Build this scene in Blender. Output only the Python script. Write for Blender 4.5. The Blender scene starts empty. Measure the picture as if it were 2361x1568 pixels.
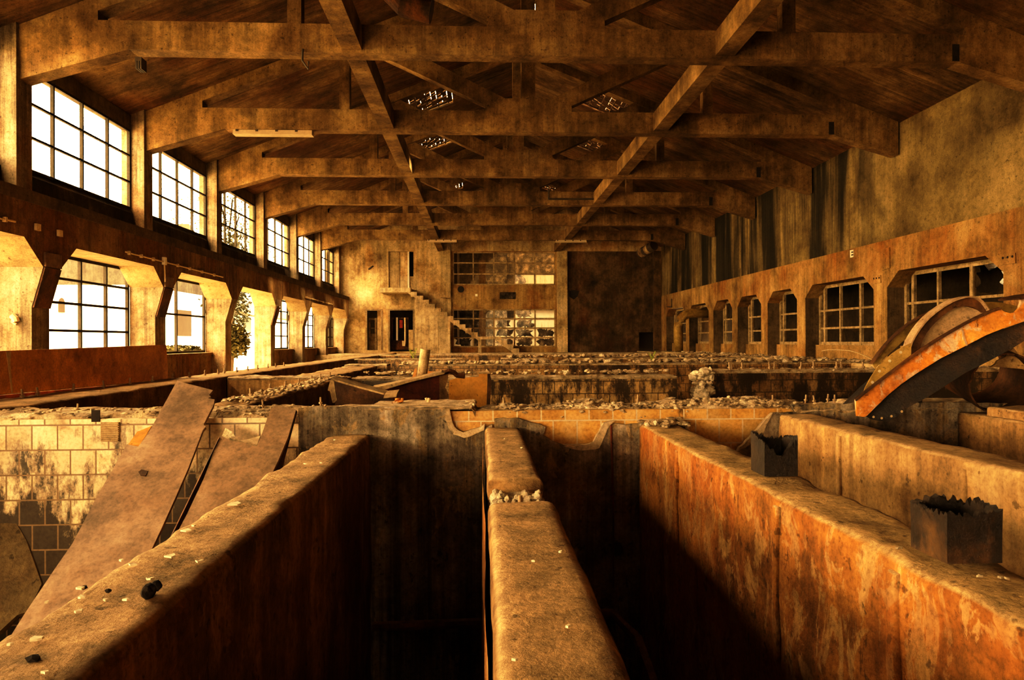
import bpy, bmesh, math, random
from mathutils import Vector, Matrix, noise

# ---------------------------------------------------------------- camera maths
F = 1574.0; CX, CY = 1180.5, 784.0; ZC = 0.65
yaw = math.atan((CX-1108)/F); pitch = math.atan((786-CY)/F); roll = 0.004
FWD = Vector((math.sin(yaw)*math.cos(pitch), math.cos(yaw)*math.cos(pitch), math.sin(pitch)))
R0 = Vector((math.cos(yaw), -math.sin(yaw), 0)); U0 = R0.cross(FWD)
RT = R0*math.cos(roll) - U0*math.sin(roll); UP = R0*math.sin(roll) + U0*math.cos(roll)
EYE = Vector((0, 0, ZC))

def at(x, y, X=None, Y=None, Z=None, plane=None):
    """the point of a real plane that the photograph shows at pixel x, y"""
    d = FWD + RT*((x-CX)/F) - UP*((y-CY)/F)
    if plane:
        p, n = plane
        t = (p-EYE).dot(n)/d.dot(n)
    elif X is not None: t = X/d.x
    elif Y is not None: t = Y/d.y
    else: t = (Z-ZC)/d.z
    return EYE + d*t

scn = bpy.context.scene
COL = scn.collection
rnd = random.Random(7)

# ---------------------------------------------------------------- object helpers
def tag(o, label=None, cat=None, group=None, kind=None):
    if label: o['label'] = label
    if cat: o['category'] = cat
    if group: o['group'] = group
    if kind: o['kind'] = kind
    return o

def thing(name, label, cat, loc=(0, 0, 0), group=None, kind=None):
    o = bpy.data.objects.new(name, None); COL.objects.link(o)
    o.location = loc; o.empty_display_size = .1
    return tag(o, label, cat, group, kind)

def link(name, bm, mat, parent=None, smooth=False, shift=None):
    me = bpy.data.meshes.new(name)
    if shift is not None:
        bmesh.ops.translate(bm, verts=bm.verts, vec=-Vector(shift))
    bmesh.ops.recalc_face_normals(bm, faces=bm.faces)
    bm.to_mesh(me); bm.free()
    if mat: me.materials.append(mat)
    if smooth:
        for p in me.polygons: p.use_smooth = True
    o = bpy.data.objects.new(name, me); COL.objects.link(o)
    if parent is not None:
        o.parent = parent
        w = Vector(parent.location) if parent.parent is None else Vector((0, 0, 0))
        o.matrix_parent_inverse = Matrix.Translation(-w)
    return o

def single(name, bm, mat, label, cat, group=None, kind=None, smooth=False):
    """a thing that is one mesh, origin at the base of its bounds"""
    vs = [v.co for v in bm.verts]
    c = Vector(((min(v.x for v in vs)+max(v.x for v in vs))/2, (min(v.y for v in vs)+max(v.y for v in vs))/2, min(v.z for v in vs)))
    o = link(name, bm, mat, None, smooth, c)
    o.location = c
    return tag(o, label, cat, group, kind)

def copy_tree(o, parent=None):
    c = o.copy(); COL.objects.link(c)
    if parent is not None:
        k = o.matrix_parent_inverse.copy(); c.parent = parent; c.matrix_parent_inverse = k
    for ch in list(o.children): copy_tree(ch, c)
    return c

# ---------------------------------------------------------------- shape helpers
def new(): return bmesh.new()

def box(bm, x0, x1, y0, y1, z0, z1):
    v = [bm.verts.new((x, y, z)) for z in (z0, z1) for y in (y0, y1) for x in (x0, x1)]
    for f in ((0, 2, 3, 1), (4, 5, 7, 6), (0, 1, 5, 4), (1, 3, 7, 5), (3, 2, 6, 7), (2, 0, 4, 6)):
        bm.faces.new([v[i] for i in f])
    return bm

def prism(bm, pts, vec):
    """closed solid: polygon pts swept by vec"""
    vec = Vector(vec)
    a = [bm.verts.new(p) for p in pts]; b = [bm.verts.new(Vector(p)+vec) for p in pts]
    n = len(pts)
    bm.faces.new(a); bm.faces.new(b[::-1])
    for i in range(n): bm.faces.new((a[i], b[i], b[(i+1) % n], a[(i+1) % n]))
    return bm

def xz(pts, y): return [Vector((p[0], y, p[1])) for p in pts]
def yz(pts, x): return [Vector((x, p[0], p[1])) for p in pts]

def tube(bm, path, r, n=10, r1=None, caps=True):
    path = [Vector(p) for p in path]; rings = []
    for i, p in enumerate(path):
        d = (path[min(i+1, len(path)-1)]-path[max(i-1, 0)]).normalized()
        a = d.cross(Vector((0, 0, 1)) if abs(d.z) < .9 else Vector((1, 0, 0))).normalized(); b = d.cross(a)
        rr = r if r1 is None else r+(r1-r)*i/(len(path)-1)
        rings.append([bm.verts.new(p+a*rr*math.cos(2*math.pi*k/n)+b*rr*math.sin(2*math.pi*k/n)) for k in range(n)])
    for A, B in zip(rings, rings[1:]):
        for k in range(n): bm.faces.new((A[k], A[(k+1) % n], B[(k+1) % n], B[k]))
    if caps: bm.faces.new(rings[0][::-1]); bm.faces.new(rings[-1])
    return bm

def hollow(bm, p0, p1, r, t, n=28, jag=0, seed=0):
    """open pipe with wall thickness t"""
    rr = random.Random(seed)
    p0, p1 = Vector(p0), Vector(p1); d = (p1-p0).normalized()
    a = d.cross(Vector((0, 0, 1)) if abs(d.z) < .9 else Vector((1, 0, 0))).normalized(); b = d.cross(a)
    js = [rr.uniform(-jag, jag) for _ in range(n)]
    def ring(p, r_, j=0): return [bm.verts.new(p+d*(js[k]*j)+a*r_*math.cos(2*math.pi*k/n)+b*r_*math.sin(2*math.pi*k/n)) for k in range(n)]
    o0, o1, i1, i0 = ring(p0, r), ring(p1, r, 1), ring(p1, r-t, 1), ring(p0, r-t)
    for A, B in ((o0, o1), (o1, i1), (i1, i0), (i0, o0)):
        for k in range(n): bm.faces.new((A[k], A[(k+1) % n], B[(k+1) % n], B[k]))
    return bm

def nz(p, f, s=0): return noise.noise(Vector(p)*f+Vector((s*7.3, s*3.1, s*5.7)))

def rough_bar(bm, x0, x1, y0, y1, z0, z1, axis='Y', step=.06, r=.03, amp=.008, seed=0, fr=5.0, edge=.0):
    """bar along an axis with a rounded worn top and an uneven skin"""
    if axis == 'Y': u0, u1, l0, l1 = x0, x1, y0, y1
    else: u0, u1, l0, l1 = y0, y1, x0, x1
    w = u1-u0
    prof = []
    H = max(3, int((z1-z0-r)/max(step*1.6, .02)))
    for i in range(H+1): prof.append((u0, z0+(z1-r-z0)*i/H))
    for k in (1, 2): a = math.pi/2*k/3; prof.append((u0+r-r*math.cos(a), z1-r+r*math.sin(a)))
    W = max(3, int((w-2*r)/step))
    for i in range(W+1): prof.append((u0+r+(w-2*r)*i/W, z1))
    for k in (1, 2): a = math.pi/2*(1-k/3); prof.append((u1-r+r*math.cos(a), z1-r+r*math.sin(a)))
    for i in range(H+1): prof.append((u1, z1-r-(z1-r-z0)*i/H))
    N = max(2, int((l1-l0)/step)); rings = []
    for j in range(N+1):
        l = l0+(l1-l0)*j/N; ring = []
        for (u, z) in prof:
            p = Vector((u, l, z)) if axis == 'Y' else Vector((l, u, z))
            top = z > z1-r*1.2
            k = amp*nz(p, fr, seed)+amp*.5*nz(p, fr*3, seed+1)
            e = 0
            near_edge = min(abs(u-u0), abs(u-u1)) < r*.8+1e-4 and z > z1-r*1.6
            if edge and near_edge:
                e = -max(0, nz((l, u, 0), 4, seed+2)-.05)*edge
            sgn = -1 if u < (u0+u1)/2 else 1
            du = 0 if top and not near_edge else sgn*k
            du = max(min(du+sgn*e, w*.4), -w*.4)
            q = (u+du, z+(k if top else 0)+e*.7)
            ring.append(bm.verts.new((q[0], l, q[1]) if axis == 'Y' else (l, q[0], q[1])))
        rings.append(ring)
    n = len(prof)
    for A, B in zip(rings, rings[1:]):
        for k in range(n-1): bm.faces.new((A[k], A[k+1], B[k+1], B[k]))
        bm.faces.new((A[n-1], A[0], B[0], B[n-1]))
    bm.faces.new(rings[0]); bm.faces.new(rings[-1][::-1])
    return bm

def rock(bm, c, s, seed, sub=1):
    ret = bmesh.ops.create_icosphere(bm, subdivisions=sub, radius=1)
    for v in ret['verts']:
        k = 1+.45*nz(v.co, 1.3, seed)
        v.co = Vector((v.co.x*s[0]*k, v.co.y*s[1]*k, v.co.z*s[2]*k))+Vector(c)

def cells(bm, a0, a1, z0, z1, openings, put):
    """split a wall rectangle around its rectangular openings; put(a,b,c,d) adds each solid"""
    A = sorted({a0, a1, *[o[0] for o in openings], *[o[1] for o in openings]})
    Z = sorted({z0, z1, *[o[2] for o in openings], *[o[3] for o in openings]})
    A = [a for a in A if a0 <= a <= a1]; Z = [z for z in Z if z0 <= z <= z1]
    for i in range(len(A)-1):
        run = None
        for j in range(len(Z)-1):
            am, zm = (A[i]+A[i+1])/2, (Z[j]+Z[j+1])/2
            solid = not any(o[0] < am < o[1] and o[2] < zm < o[3] for o in openings)
            if solid: run = (run[0], Z[j+1]) if run else (Z[j], Z[j+1])
            if run and (not solid or j == len(Z)-2):
                put(A[i], A[i+1], *run); run = None

# ---------------------------------------------------------------- materials
class NT:
    def __init__(s, name):
        s.m = bpy.data.materials.new(name); s.m.use_nodes = True
        s.t = s.m.node_tree; s.t.nodes.clear()
        s.out = s.t.nodes.new('ShaderNodeOutputMaterial')
        g = s.t.nodes.new('ShaderNodeNewGeometry'); s.pos = g.outputs['Position']; s.nor = g.outputs['Normal']
    def n(s, typ, **kw):
        o = s.t.nodes.new('ShaderNode'+typ)
        for k, v in kw.items():
            if k in o.inputs: o.inputs[k].default_value = v
            else: setattr(o, k, v)
        return o
    def l(s, a, b): s.t.links.new(a, b)
    def map(s, sc, off=(0, 0, 0), src=None):
        o = s.n('Mapping'); o.inputs['Scale'].default_value = sc; o.inputs['Location'].default_value = off
        s.l(src or s.pos, o.inputs['Vector']); return o.outputs['Vector']
    def noise(s, vec, scale=1., detail=6., rough=.6, dist=0.):
        o = s.n('TexNoise', Scale=scale, Detail=detail, Roughness=rough, Distortion=dist)
        s.l(vec, o.inputs['Vector']); return o.outputs['Fac']
    def ramp(s, fac, stops):
        o = s.n('ValToRGB'); e = o.color_ramp.elements
        while len(e) < len(stops): e.new(.5)
        for el, (p, c) in zip(e, stops):
            el.position = p; el.color = (*c, 1) if isinstance(c, tuple) else (c, c, c, 1)
        s.l(fac, o.inputs['Fac']); return o.outputs['Color']
    def mix(s, fac, a, b, blend='MIX'):
        o = s.n('Mix', data_type='RGBA', blend_type=blend)
        for i, v in ((0, fac), (6, a), (7, b)):
            if hasattr(v, 'is_linked') or hasattr(v, 'links'): s.l(v, o.inputs[i])
            else: o.inputs[i].default_value = v if i == 0 else (*v, 1)
        return o.outputs[2]
    def finish(s, col, rough=.9, metal=0., bump=None, bs=.4, bd=.02, spec=.25):
        p = s.n('BsdfPrincipled', Roughness=rough, Metallic=metal)
        p.inputs['Specular IOR Level'].default_value = spec
        if isinstance(col, tuple): p.inputs['Base Color'].default_value = (*col, 1)
        else: s.l(col, p.inputs['Base Color'])
        if bump is not None:
            b = s.n('Bump', Strength=bs, Distance=bd); s.l(bump, b.inputs['Height']); s.l(b.outputs['Normal'], p.inputs['Normal'])
        s.l(p.outputs[0], s.out.inputs[0]); return s.m

def weathered(name, dark, mid, light, scale=1.5, streak=0., stain=None, stain_amt=.5, soot=0., top=None, rough=.9, metal=0.,
              bump=.7, bd=.025, spec=.2, speck=.45, direction=(7, 7, .35), flake=None, under=None, pits=.6, wet=None):
    t = NT(name)
    f = t.noise(t.map((1, 1, 1)), scale, 9, .65)
    c = t.ramp(f, [(.30, dark), (.5, mid), (.72, light)])
    big = t.noise(t.map((1, 1, 1), (3, 1, 8)), scale*.3, 4, .6)
    c = t.mix(.55, c, t.ramp(big, [(.3, .45), (.65, 1.25)]), 'MULTIPLY')
    if flake:
        ff = t.noise(t.map((1, 1, .55), (1, 5, 2)), scale*3.2, 7, .7, .6)
        c = t.mix(t.ramp(ff, [(.53, 0.), (.565, 1.)]), c, flake)
        fd = t.noise(t.map((1, 1, .5), (9, 2, 4)), scale*3.7, 7, .7, .5)
        c = t.mix(t.ramp(fd, [(.60, 0.), (.64, .85)]), c, dark)
    if stain:
        sf = t.noise(t.map((1, 1, .6), (5, 2, 1)), scale*.55, 6, .65, .3)
        c = t.mix(t.ramp(sf, [(.62-stain_amt*.3, 0.), (.80-stain_amt*.3, .9)]), c, stain)
    if streak:
        st = t.noise(t.map(direction), 1., 8, .62, .15)
        st2 = t.noise(t.map(tuple(d*3.3 for d in direction), (2, 7, 1)), 1., 6, .65, .1)
        sm = t.ramp(t.noise(t.map((1, 1, 1), (8, 4, 2)), .45, 4, .6), [(.35, streak*.35), (.62, streak)])
        if wet:
            sy = t.n('SeparateXYZ'); t.l(t.pos, sy.inputs[0])
            ww = t.n('MapRange'); t.l(sy.outputs[1], ww.inputs[0]); ww.inputs[1].default_value = wet[0]; ww.inputs[2].default_value = wet[1]; ww.inputs[3].default_value = .25
            sm = t.mix(1., sm, ww.outputs[0], 'MULTIPLY')
            bl = t.ramp(t.noise(t.map((.1, .55, .06), (0, 1.3, 0)), 1., 4, .6), [(.46, 0.), (.54, .95)])
            c = t.mix(t.mix(1., bl, t.ramp(ww.outputs[0], [(.3, 0.), (.6, 1.)]), 'MULTIPLY'), c, (.016, .014, .008))
        c = t.mix(sm, c, t.ramp(st, [(.36, .12), (.5, .8), (.62, 1.3)]), 'MULTIPLY')
        c = t.mix(sm, c, t.ramp(st2, [(.34, .35), (.5, .95), (.64, 1.35)]), 'MULTIPLY')
    if soot:
        so = t.noise(t.map((1, 1, .7), (2, 9, 3)), scale*.8, 6, .7)
        c = t.mix(t.ramp(so, [(.52-soot*.2, 0.), (.68-soot*.2, soot)]), c, (.008, .006, .004))
    if top:
        sep = t.n('SeparateXYZ'); t.l(t.nor, sep.inputs[0])
        tf = t.noise(t.map((1, 1, 1)), 5, 9, .75)
        td = t.ramp(tf, [(.28, tuple(x*.22 for x in top)), (.45, tuple(x*.8 for x in top)), (.68, tuple(min(1, x*1.35) for x in top))])
        c = t.mix(t.ramp(sep.outputs[2], [(.45, 0.), (.75, 1.)]), c, td)
    if under:
        sp2 = t.n('SeparateXYZ'); t.l(t.nor, sp2.inputs[0])
        ab = t.n('Math', operation='ABSOLUTE'); t.l(sp2.outputs[0], ab.inputs[0])
        un = t.ramp(t.noise(t.map((1, 1, 1)), 2.5, 8, .7), [(.3, tuple(x*.55 for x in under)), (.6, under)])
        c = t.mix(t.ramp(ab.outputs[0], [(.3, 1.), (.7, 0.)]), c, un)
    mid_ = t.noise(t.map((1, 1, 1), (6, 6, 1)), 9, 8, .72, .4)
    c = t.mix(.55, c, t.ramp(mid_, [(.34, .45), (.5, 1.), (.68, 1.4)]), 'MULTIPLY')
    pt = t.noise(t.map((1, 1, 1), (1, 9, 4)), 17, 3, .55)
    c = t.mix(t.ramp(pt, [(.655, 0.), (.70, pits)]), c, tuple(x*.25 for x in dark))
    fine = t.noise(t.map((1, 1, 1)), 45, 4, .7)
    c = t.mix(speck, c, t.ramp(fine, [(.32, .35), (.5, 1.), (.7, 1.35)]), 'MULTIPLY')
    h = t.mix(.35, t.noise(t.map((1, 1, 1)), scale*4, 10, .7), fine)
    return t.finish(c, rough, metal, h, bump, bd, spec)

def tiled(name, dark, mid, light, mortar, w=.178, h=.178, off=(0, .059), face='XZ', soot=.6, glaze=.35, msize=.006, sootz=None, grime=.0):
    t = NT(name)
    s = t.n('SeparateXYZ'); t.l(t.pos, s.inputs[0])
    cmb = t.n('CombineXYZ'); t.l(s.outputs[0 if face == 'XZ' else 1], cmb.inputs[0]); t.l(s.outputs[2], cmb.inputs[1])
    wob = t.noise(t.map((1, 1, 1)), 6, 3, .5)
    v = t.map((1, 1, 1), (off[0], -off[1], 0), cmb.outputs[0])
    b = t.n('TexBrick', offset=.5, Scale=1.); b.inputs['Mortar Size'].default_value = msize
    b.inputs['Brick Width'].default_value = w; b.inputs['Row Height'].default_value = h; b.inputs['Mortar Smooth'].default_value = .2
    b.inputs['Color1'].default_value = (.45, .45, .45, 1); b.inputs['Color2'].default_value = (1.1, 1.1, 1.1, 1); b.inputs['Mortar'].default_value = (.6, .6, .6, 1)
    t.l(v, b.inputs['Vector'])
    f = t.noise(t.map((1, 1, 1)), 5, 8, .7)
    c = t.ramp(f, [(.3, dark), (.5, mid), (.72, light)])
    c = t.mix(.6, c, b.outputs['Color'], 'MULTIPLY')
    so = t.noise(t.map((1, 1, .45), (4, 2, 1)), 3.4, 8, .75)
    amt = t.ramp(so, [(.60-soot*.25, 0.), (.70-soot*.25, .92)])
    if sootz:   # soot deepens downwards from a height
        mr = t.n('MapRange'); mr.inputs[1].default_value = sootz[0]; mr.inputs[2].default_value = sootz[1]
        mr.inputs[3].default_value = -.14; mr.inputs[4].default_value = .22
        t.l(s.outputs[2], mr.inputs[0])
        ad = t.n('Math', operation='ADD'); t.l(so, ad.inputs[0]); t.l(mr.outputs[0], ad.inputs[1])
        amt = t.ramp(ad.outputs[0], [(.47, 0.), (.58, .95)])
    c = t.mix(amt, c, (.012, .008, .005))
    c = t.mix(b.outputs['Fac'], c, mortar)
    fine = t.noise(t.map((1, 1, 1)), 40, 4, .7)
    c = t.mix(.4, c, t.ramp(fine, [(.3, .4), (.5, 1.), (.7, 1.3)]), 'MULTIPLY')
    inv = t.n('Math', operation='SUBTRACT'); inv.inputs[0].default_value = 1.; t.l(b.outputs['Fac'], inv.inputs[1])
    hh = t.mix(.35, inv.outputs[0], f)
    return t.finish(c, glaze, 0., hh, .6, .01, .4)

def plain(name, c, rough=.7, metal=0., var=.5, scale=8, bump=.2, spec=.3):
    t = NT(name)
    f = t.noise(t.map((1, 1, 1)), scale, 7, .7)
    col = t.ramp(f, [(.3, tuple(x*(1-var) for x in c)), (.5, c), (.72, tuple(min(1, x*(1+var)) for x in c))])
    return t.finish(col, rough, metal, f, bump, .01, spec)

def milky(name):
    t = NT(name)
    f = t.noise(t.map((3, 1, .5)), 3, 7, .7)
    c = t.ramp(f, [(.3, (.55, .47, .34)), (.5, (.85, .78, .64))])
    d = t.n('BsdfDiffuse'); r = t.n('BsdfTranslucent'); m = t.n('MixShader'); m.inputs[0].default_value = .5
    t.l(c, d.inputs[0]); t.l(c, r.inputs[0]); t.l(d.outputs[0], m.inputs[1]); t.l(r.outputs[0], m.inputs[2]); t.l(m.outputs[0], t.out.inputs[0]); return t.m

def glassy(name, tint=(1, 1, 1), dirt=.12, dirtcol=(.5, .42, .3)):
    t = NT(name)
    tr = t.n('BsdfTransparent'); tr.inputs[0].default_value = (*tint, 1)
    gl = t.n('BsdfGlossy', Roughness=.05); gl.inputs[0].default_value = (.9, .9, .9, 1)
    df = t.n('BsdfDiffuse'); df.inputs[0].default_value = (*dirtcol, 1)
    m1 = t.n('MixShader'); m1.inputs[0].default_value = .06; t.l(tr.outputs[0], m1.inputs[1]); t.l(gl.outputs[0], m1.inputs[2])
    m2 = t.n('MixShader'); f = t.noise(t.map((1, 1, 1)), 4, 6, .7)
    k = t.ramp(f, [(.5-dirt*.5, 0.), (.8, min(.95, dirt*2.2))]); t.l(k, m2.inputs[0])
    t.l(m1.outputs[0], m2.inputs[1]); t.l(df.outputs[0], m2.inputs[2]); t.l(m2.outputs[0], t.out.inputs[0]); return t.m

M = {}
M['beam'] = weathered('beam_concrete', (.075, .042, .014), (.27, .165, .062), (.42, .285, .125), 1.3, .35, (.085, .045, .015), .4, .35)
M['roof'] = weathered('roof_slab_concrete', (.04, .021, .008), (.20, .118, .045), (.42, .28, .13), .9, .6, (.14, .055, .015), .6, .45, direction=(.35, 7, .35))
M['stairc'] = weathered('stair_concrete', (.24, .17, .09), (.56, .43, .24), (.68, .55, .35), 1.4, .35, (.34, .16, .05), .3, .1)
M['ledge'] = weathered('ledge_concrete', (.05, .035, .02), (.12, .08, .04), (.2, .14, .07), 2, .3)
M['span_l'] = weathered('spandrel_concrete', (.10, .055, .02), (.27, .165, .065), (.40, .27, .13), 1.2, .5, (.18, .07, .014), .5, .25, under=(.36, .255, .13))
M['jamb'] = weathered('pale_concrete', (.12, .085, .045), (.30, .23, .14), (.42, .34, .23), 1.6, .6, (.25, .125, .045), .4, .25, speck=.5)
M['sooty'] = weathered('sooty_parapet', (.02, .014, .008), (.07, .045, .022), (.16, .11, .06), 1.6, .7, None, .5, .5, speck=.5)
M['upper_r'] = weathered('streaked_concrete', (.085, .056, .02), (.245, .175, .072), (.36, .27, .125), .8, .95, (.012, .010, .006), .2, .2, direction=(2.6, 2.6, .10), wet=(15.2, 18.5))
M['span_r'] = weathered('rusty_spandrel', (.14, .075, .02), (.38, .235, .085), (.50, .34, .14), 1., .45, (.25, .095, .018), .45, .15, direction=(4, 4, .2))
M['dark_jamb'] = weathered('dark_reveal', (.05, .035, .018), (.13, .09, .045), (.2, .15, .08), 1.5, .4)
M['far'] = weathered('far_plaster', (.18, .10, .03), (.60, .44, .22), (.72, .58, .35), .9, .35, (.36, .16, .035), .4, .35, speck=.5, pits=.9)
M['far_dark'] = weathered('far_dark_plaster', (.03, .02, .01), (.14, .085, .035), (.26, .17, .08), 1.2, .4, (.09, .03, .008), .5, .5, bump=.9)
M['stone'] = weathered('rubble_stone', (.010, .008, .005), (.075, .055, .034), (.30, .23, .15), 3.5, .1, None, .5, .5, bump=1., bd=.1)
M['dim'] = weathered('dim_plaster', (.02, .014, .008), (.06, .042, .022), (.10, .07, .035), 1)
M['tank_l'] = weathered('tank_lining_dark', (.06, .028, .009), (.30, .16, .06), (.45, .26, .11), 2.2, .5, (.13, .05, .012), .55, .4, (.43, .295, .155), bump=.8, bd=.03, flake=(.34, .19, .075))
M['tank_c'] = weathered('tank_lining_mid', (.06, .03, .01), (.26, .15, .06), (.38, .25, .11), 2.2, .45, (.10, .045, .015), .4, .2, (.41, .275, .14), bump=.6, bd=.03)
M['tank_r'] = weathered('tank_lining_rust', (.09, .038, .012), (.36, .155, .034), (.44, .215, .06), 2.4, .3, (.28, .09, .016), .5, .2, (.40, .27, .125), bump=.8, bd=.03, flake=(.46, .27, .105), speck=.6)
M['tank_p'] = weathered('tank_lining_pale', (.16, .09, .035), (.48, .30, .13), (.58, .40, .20), 2.0, .45, (.26, .13, .04), .4, .1, (.39, .26, .13), bump=.6, bd=.03)
M['plaster'] = weathered('sooty_lining', (.055, .044, .032), (.30, .24, .175), (.64, .56, .44), 2.4, .9, None, .5, .35, bump=.8, bd=.03, direction=(9, 9, .25), speck=.6, flake=(.40, .29, .16))
M['plaster_edge'] = weathered('broken_edge', (.25, .18, .1), (.55, .43, .27), (.7, .58, .4), 6, 0, bump=1.)
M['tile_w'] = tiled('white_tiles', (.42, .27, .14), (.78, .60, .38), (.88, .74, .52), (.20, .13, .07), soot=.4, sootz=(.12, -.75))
M['tile_o'] = tiled('orange_tiles', (.44, .20, .04), (.70, .41, .12), (.80, .58, .27), (.66, .54, .36), soot=.1)
M['tile_b'] = tiled('sooty_tiles', (.30, .17, .06), (.62, .41, .18), (.70, .50, .25), (.05, .032, .016), soot=.62)
M['tile_s'] = tiled('dark_tiles', (.16, .09, .035), (.36, .21, .08), (.50, .32, .14), (.05, .03, .015), soot=.5)
M['tile_d'] = tiled('black_tiles', (.10, .055, .02), (.22, .13, .055), (.42, .28, .13), (.025, .016, .008), soot=.8)
M['tile_y'] = tiled('pale_side_tiles', (.42, .28, .12), (.62, .46, .24), (.72, .56, .32), (.25, .17, .08), w=.3, h=.15, face='YZ', soot=.15)
M['rubble'] = weathered('rubble_mortar', (.16, .10, .05), (.58, .44, .27), (.88, .78, .58), 7, 0, None, .5, .15, bump=1., bd=.04, speck=.6)
M['white_rubble'] = weathered('white_aggregate', (.35, .27, .18), (.72, .6, .42), (.85, .75, .58), 16, 0, bump=1., bd=.03)
M['floor'] = weathered('dusty_floor', (.06, .04, .02), (.2, .14, .07), (.32, .24, .13), 1.5, 0, None, .5, .2)
M['walk'] = weathered('walkway_dust', (.14, .1, .05), (.36, .27, .15), (.5, .4, .25), 2.5, 0, bump=.8)
M['steel'] = weathered('brown_steel_plate', (.11, .068, .04), (.25, .165, .10), (.40, .29, .19), 2.2, .12, (.16, .085, .04), .4, .05, rough=.6, metal=.1, bump=.15, spec=.4, pits=.15)
M['red_steel'] = weathered('red_primer_steel', (.30, .12, .03), (.66, .30, .075), (.72, .36, .11), 1.6, .1, (.28, .10, .03), .35, .05, rough=.55, metal=0., bump=.15, spec=.35, pits=.2)
M['dark_steel'] = weathered('dark_rusted_steel', (.02, .01, .006), (.075, .035, .014), (.19, .09, .03), 3, .3, (.20, .07, .012), .4, .2, rough=.6, metal=.2, bump=.5)
M['maroon'] = weathered('maroon_rust_sheet', (.03, .006, .002), (.11, .022, .006), (.19, .05, .014), 2.5, .3, None, .5, .2, (.34, .22, .11), rough=.7, bump=.4)
M['orange_steel'] = weathered('orange_primer_sheet', (.46, .20, .03), (.62, .29, .05), (.66, .36, .09), 1.4, .05, None, .5, 0., rough=.5, bump=.12, speck=.15)
M['rust_orange'] = weathered('bright_rust', (.10, .03, .008), (.62, .22, .026), (.76, .37, .08), 2.4, .1, (.20, .06, .014), .40, .25, rough=.5, metal=.05, bump=.4, flake=(.68, .46, .28), pits=.5)
M['olive_steel'] = weathered('olive_steel', (.13, .075, .015), (.34, .215, .055), (.46, .31, .10), 2.5, .1, (.16, .07, .015), .4, .1, rough=.55, metal=.15, bump=.3)
M['grey_disc'] = weathered('brown_grey_disc', (.18, .11, .06), (.36, .245, .14), (.46, .33, .2), 3, .05, (.26, .13, .05), .3, 0., rough=.75)
M['burnt'] = weathered('burnt_steel_and_shade', (.004, .003, .002), (.016, .009, .004), (.06, .028, .009), 5, .2, (.30, .14, .04), .16, .35, rough=.42, metal=.0, bump=1., spec=.45)  # burnt stubs; also the painted shade under the fan casing
M['pipe_pale'] = weathered('pale_pipe', (.14, .08, .03), (.50, .35, .18), (.62, .47, .27), 4, .2, (.12, .07, .03), .5, .3, rough=.7)
M['sash'] = plain('dark_sash', (.022, .016, .007), .8, 0, .5, 20)
M['wood'] = weathered('old_frame_paint', (.14, .09, .04), (.34, .24, .12), (.48, .36, .2), 5, .2)
M['frame_r'] = weathered('pale_frame_paint', (.16, .11, .05), (.38, .275, .14), (.5, .38, .22), 5, .2)
M['glass'] = glassy('window_glass')
M['glass_dim'] = glassy('dusty_glass', (.5, .42, .3), .25, (.16, .11, .05))
M['white_glass'] = milky('whitened_glass')
M['bolt'] = plain('bolt_rust', (.30, .21, .12), .6, .3, .5, 60)
M['chip'] = plain('pale_chip', (.74, .64, .46), .8, 0, .2, 30)
M['black'] = plain('black_lump', (.02, .014, .01), .9, 0, .6, 20)
M['lamp'] = plain('lamp_housing', (.55, .43, .27), .5, 0, .2, 10)
M['lampdark'] = plain('dark_fitting', (.05, .035, .02), .6, 0, .4, 10)
M['conduit'] = plain('pale_conduit', (.6, .46, .26), .6, 0, .3, 20)
M['white'] = plain('white_enamel', (.8, .74, .6), .5, 0, .1, 20)
M['redmark'] = plain('red_paint', (.35, .03, .01), .6)
M['rooftile'] = plain('roof_tile', (.10, .055, .025), .9, 0, .5, 8)
M['house'] = plain('white_render', (.80, .76, .68), .9, 0, .08, 2)
M['house_dark'] = weathered('stained_render', (.020, .016, .011), (.042, .034, .024), (.06, .05, .036), 1.5, .4)
M['opening'] = plain('shaded_opening', (.028, .017, .008), .9, 0, .2, 2)
M['terracotta'] = plain('pale_roof_tile', (.075, .055, .034), .9, 0, .3, 4)
M['green_shutter'] = plain('green_shutter', (.02, .04, .03), .7)
M['leaf'] = plain('foliage_green', (.016, .016, .004), .8, 0, .8, 1.2)
M['leaf_y'] = plain('foliage_yellow', (.05, .042, .010), .8, 0, .7, 1.2)
M['bark'] = plain('bark', (.10, .07, .04), .9)
M['ground'] = plain('pale_dirt', (.66, .58, .42), .95, 0, .2, 1)
M['weed'] = plain('weed_green', (.28, .34, .04), .7)

# ---------------------------------------------------------------- the hall
XL, XW = -7.13, -7.44            # upper column face / window plane of the left wall
XR = 9.40                        # right wall face
YF = 35.3                        # far wall face
RX, RZ, SL = 1.07, 8.88, .40     # ridge and roof slope
YB = -9.0                        # rear of the hall
def roofz(x): return RZ-SL*abs(x-RX)
TY = [10.92+4*(k-1) for k in range(0, 8)]   # TY[k]: front of truss k

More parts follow.
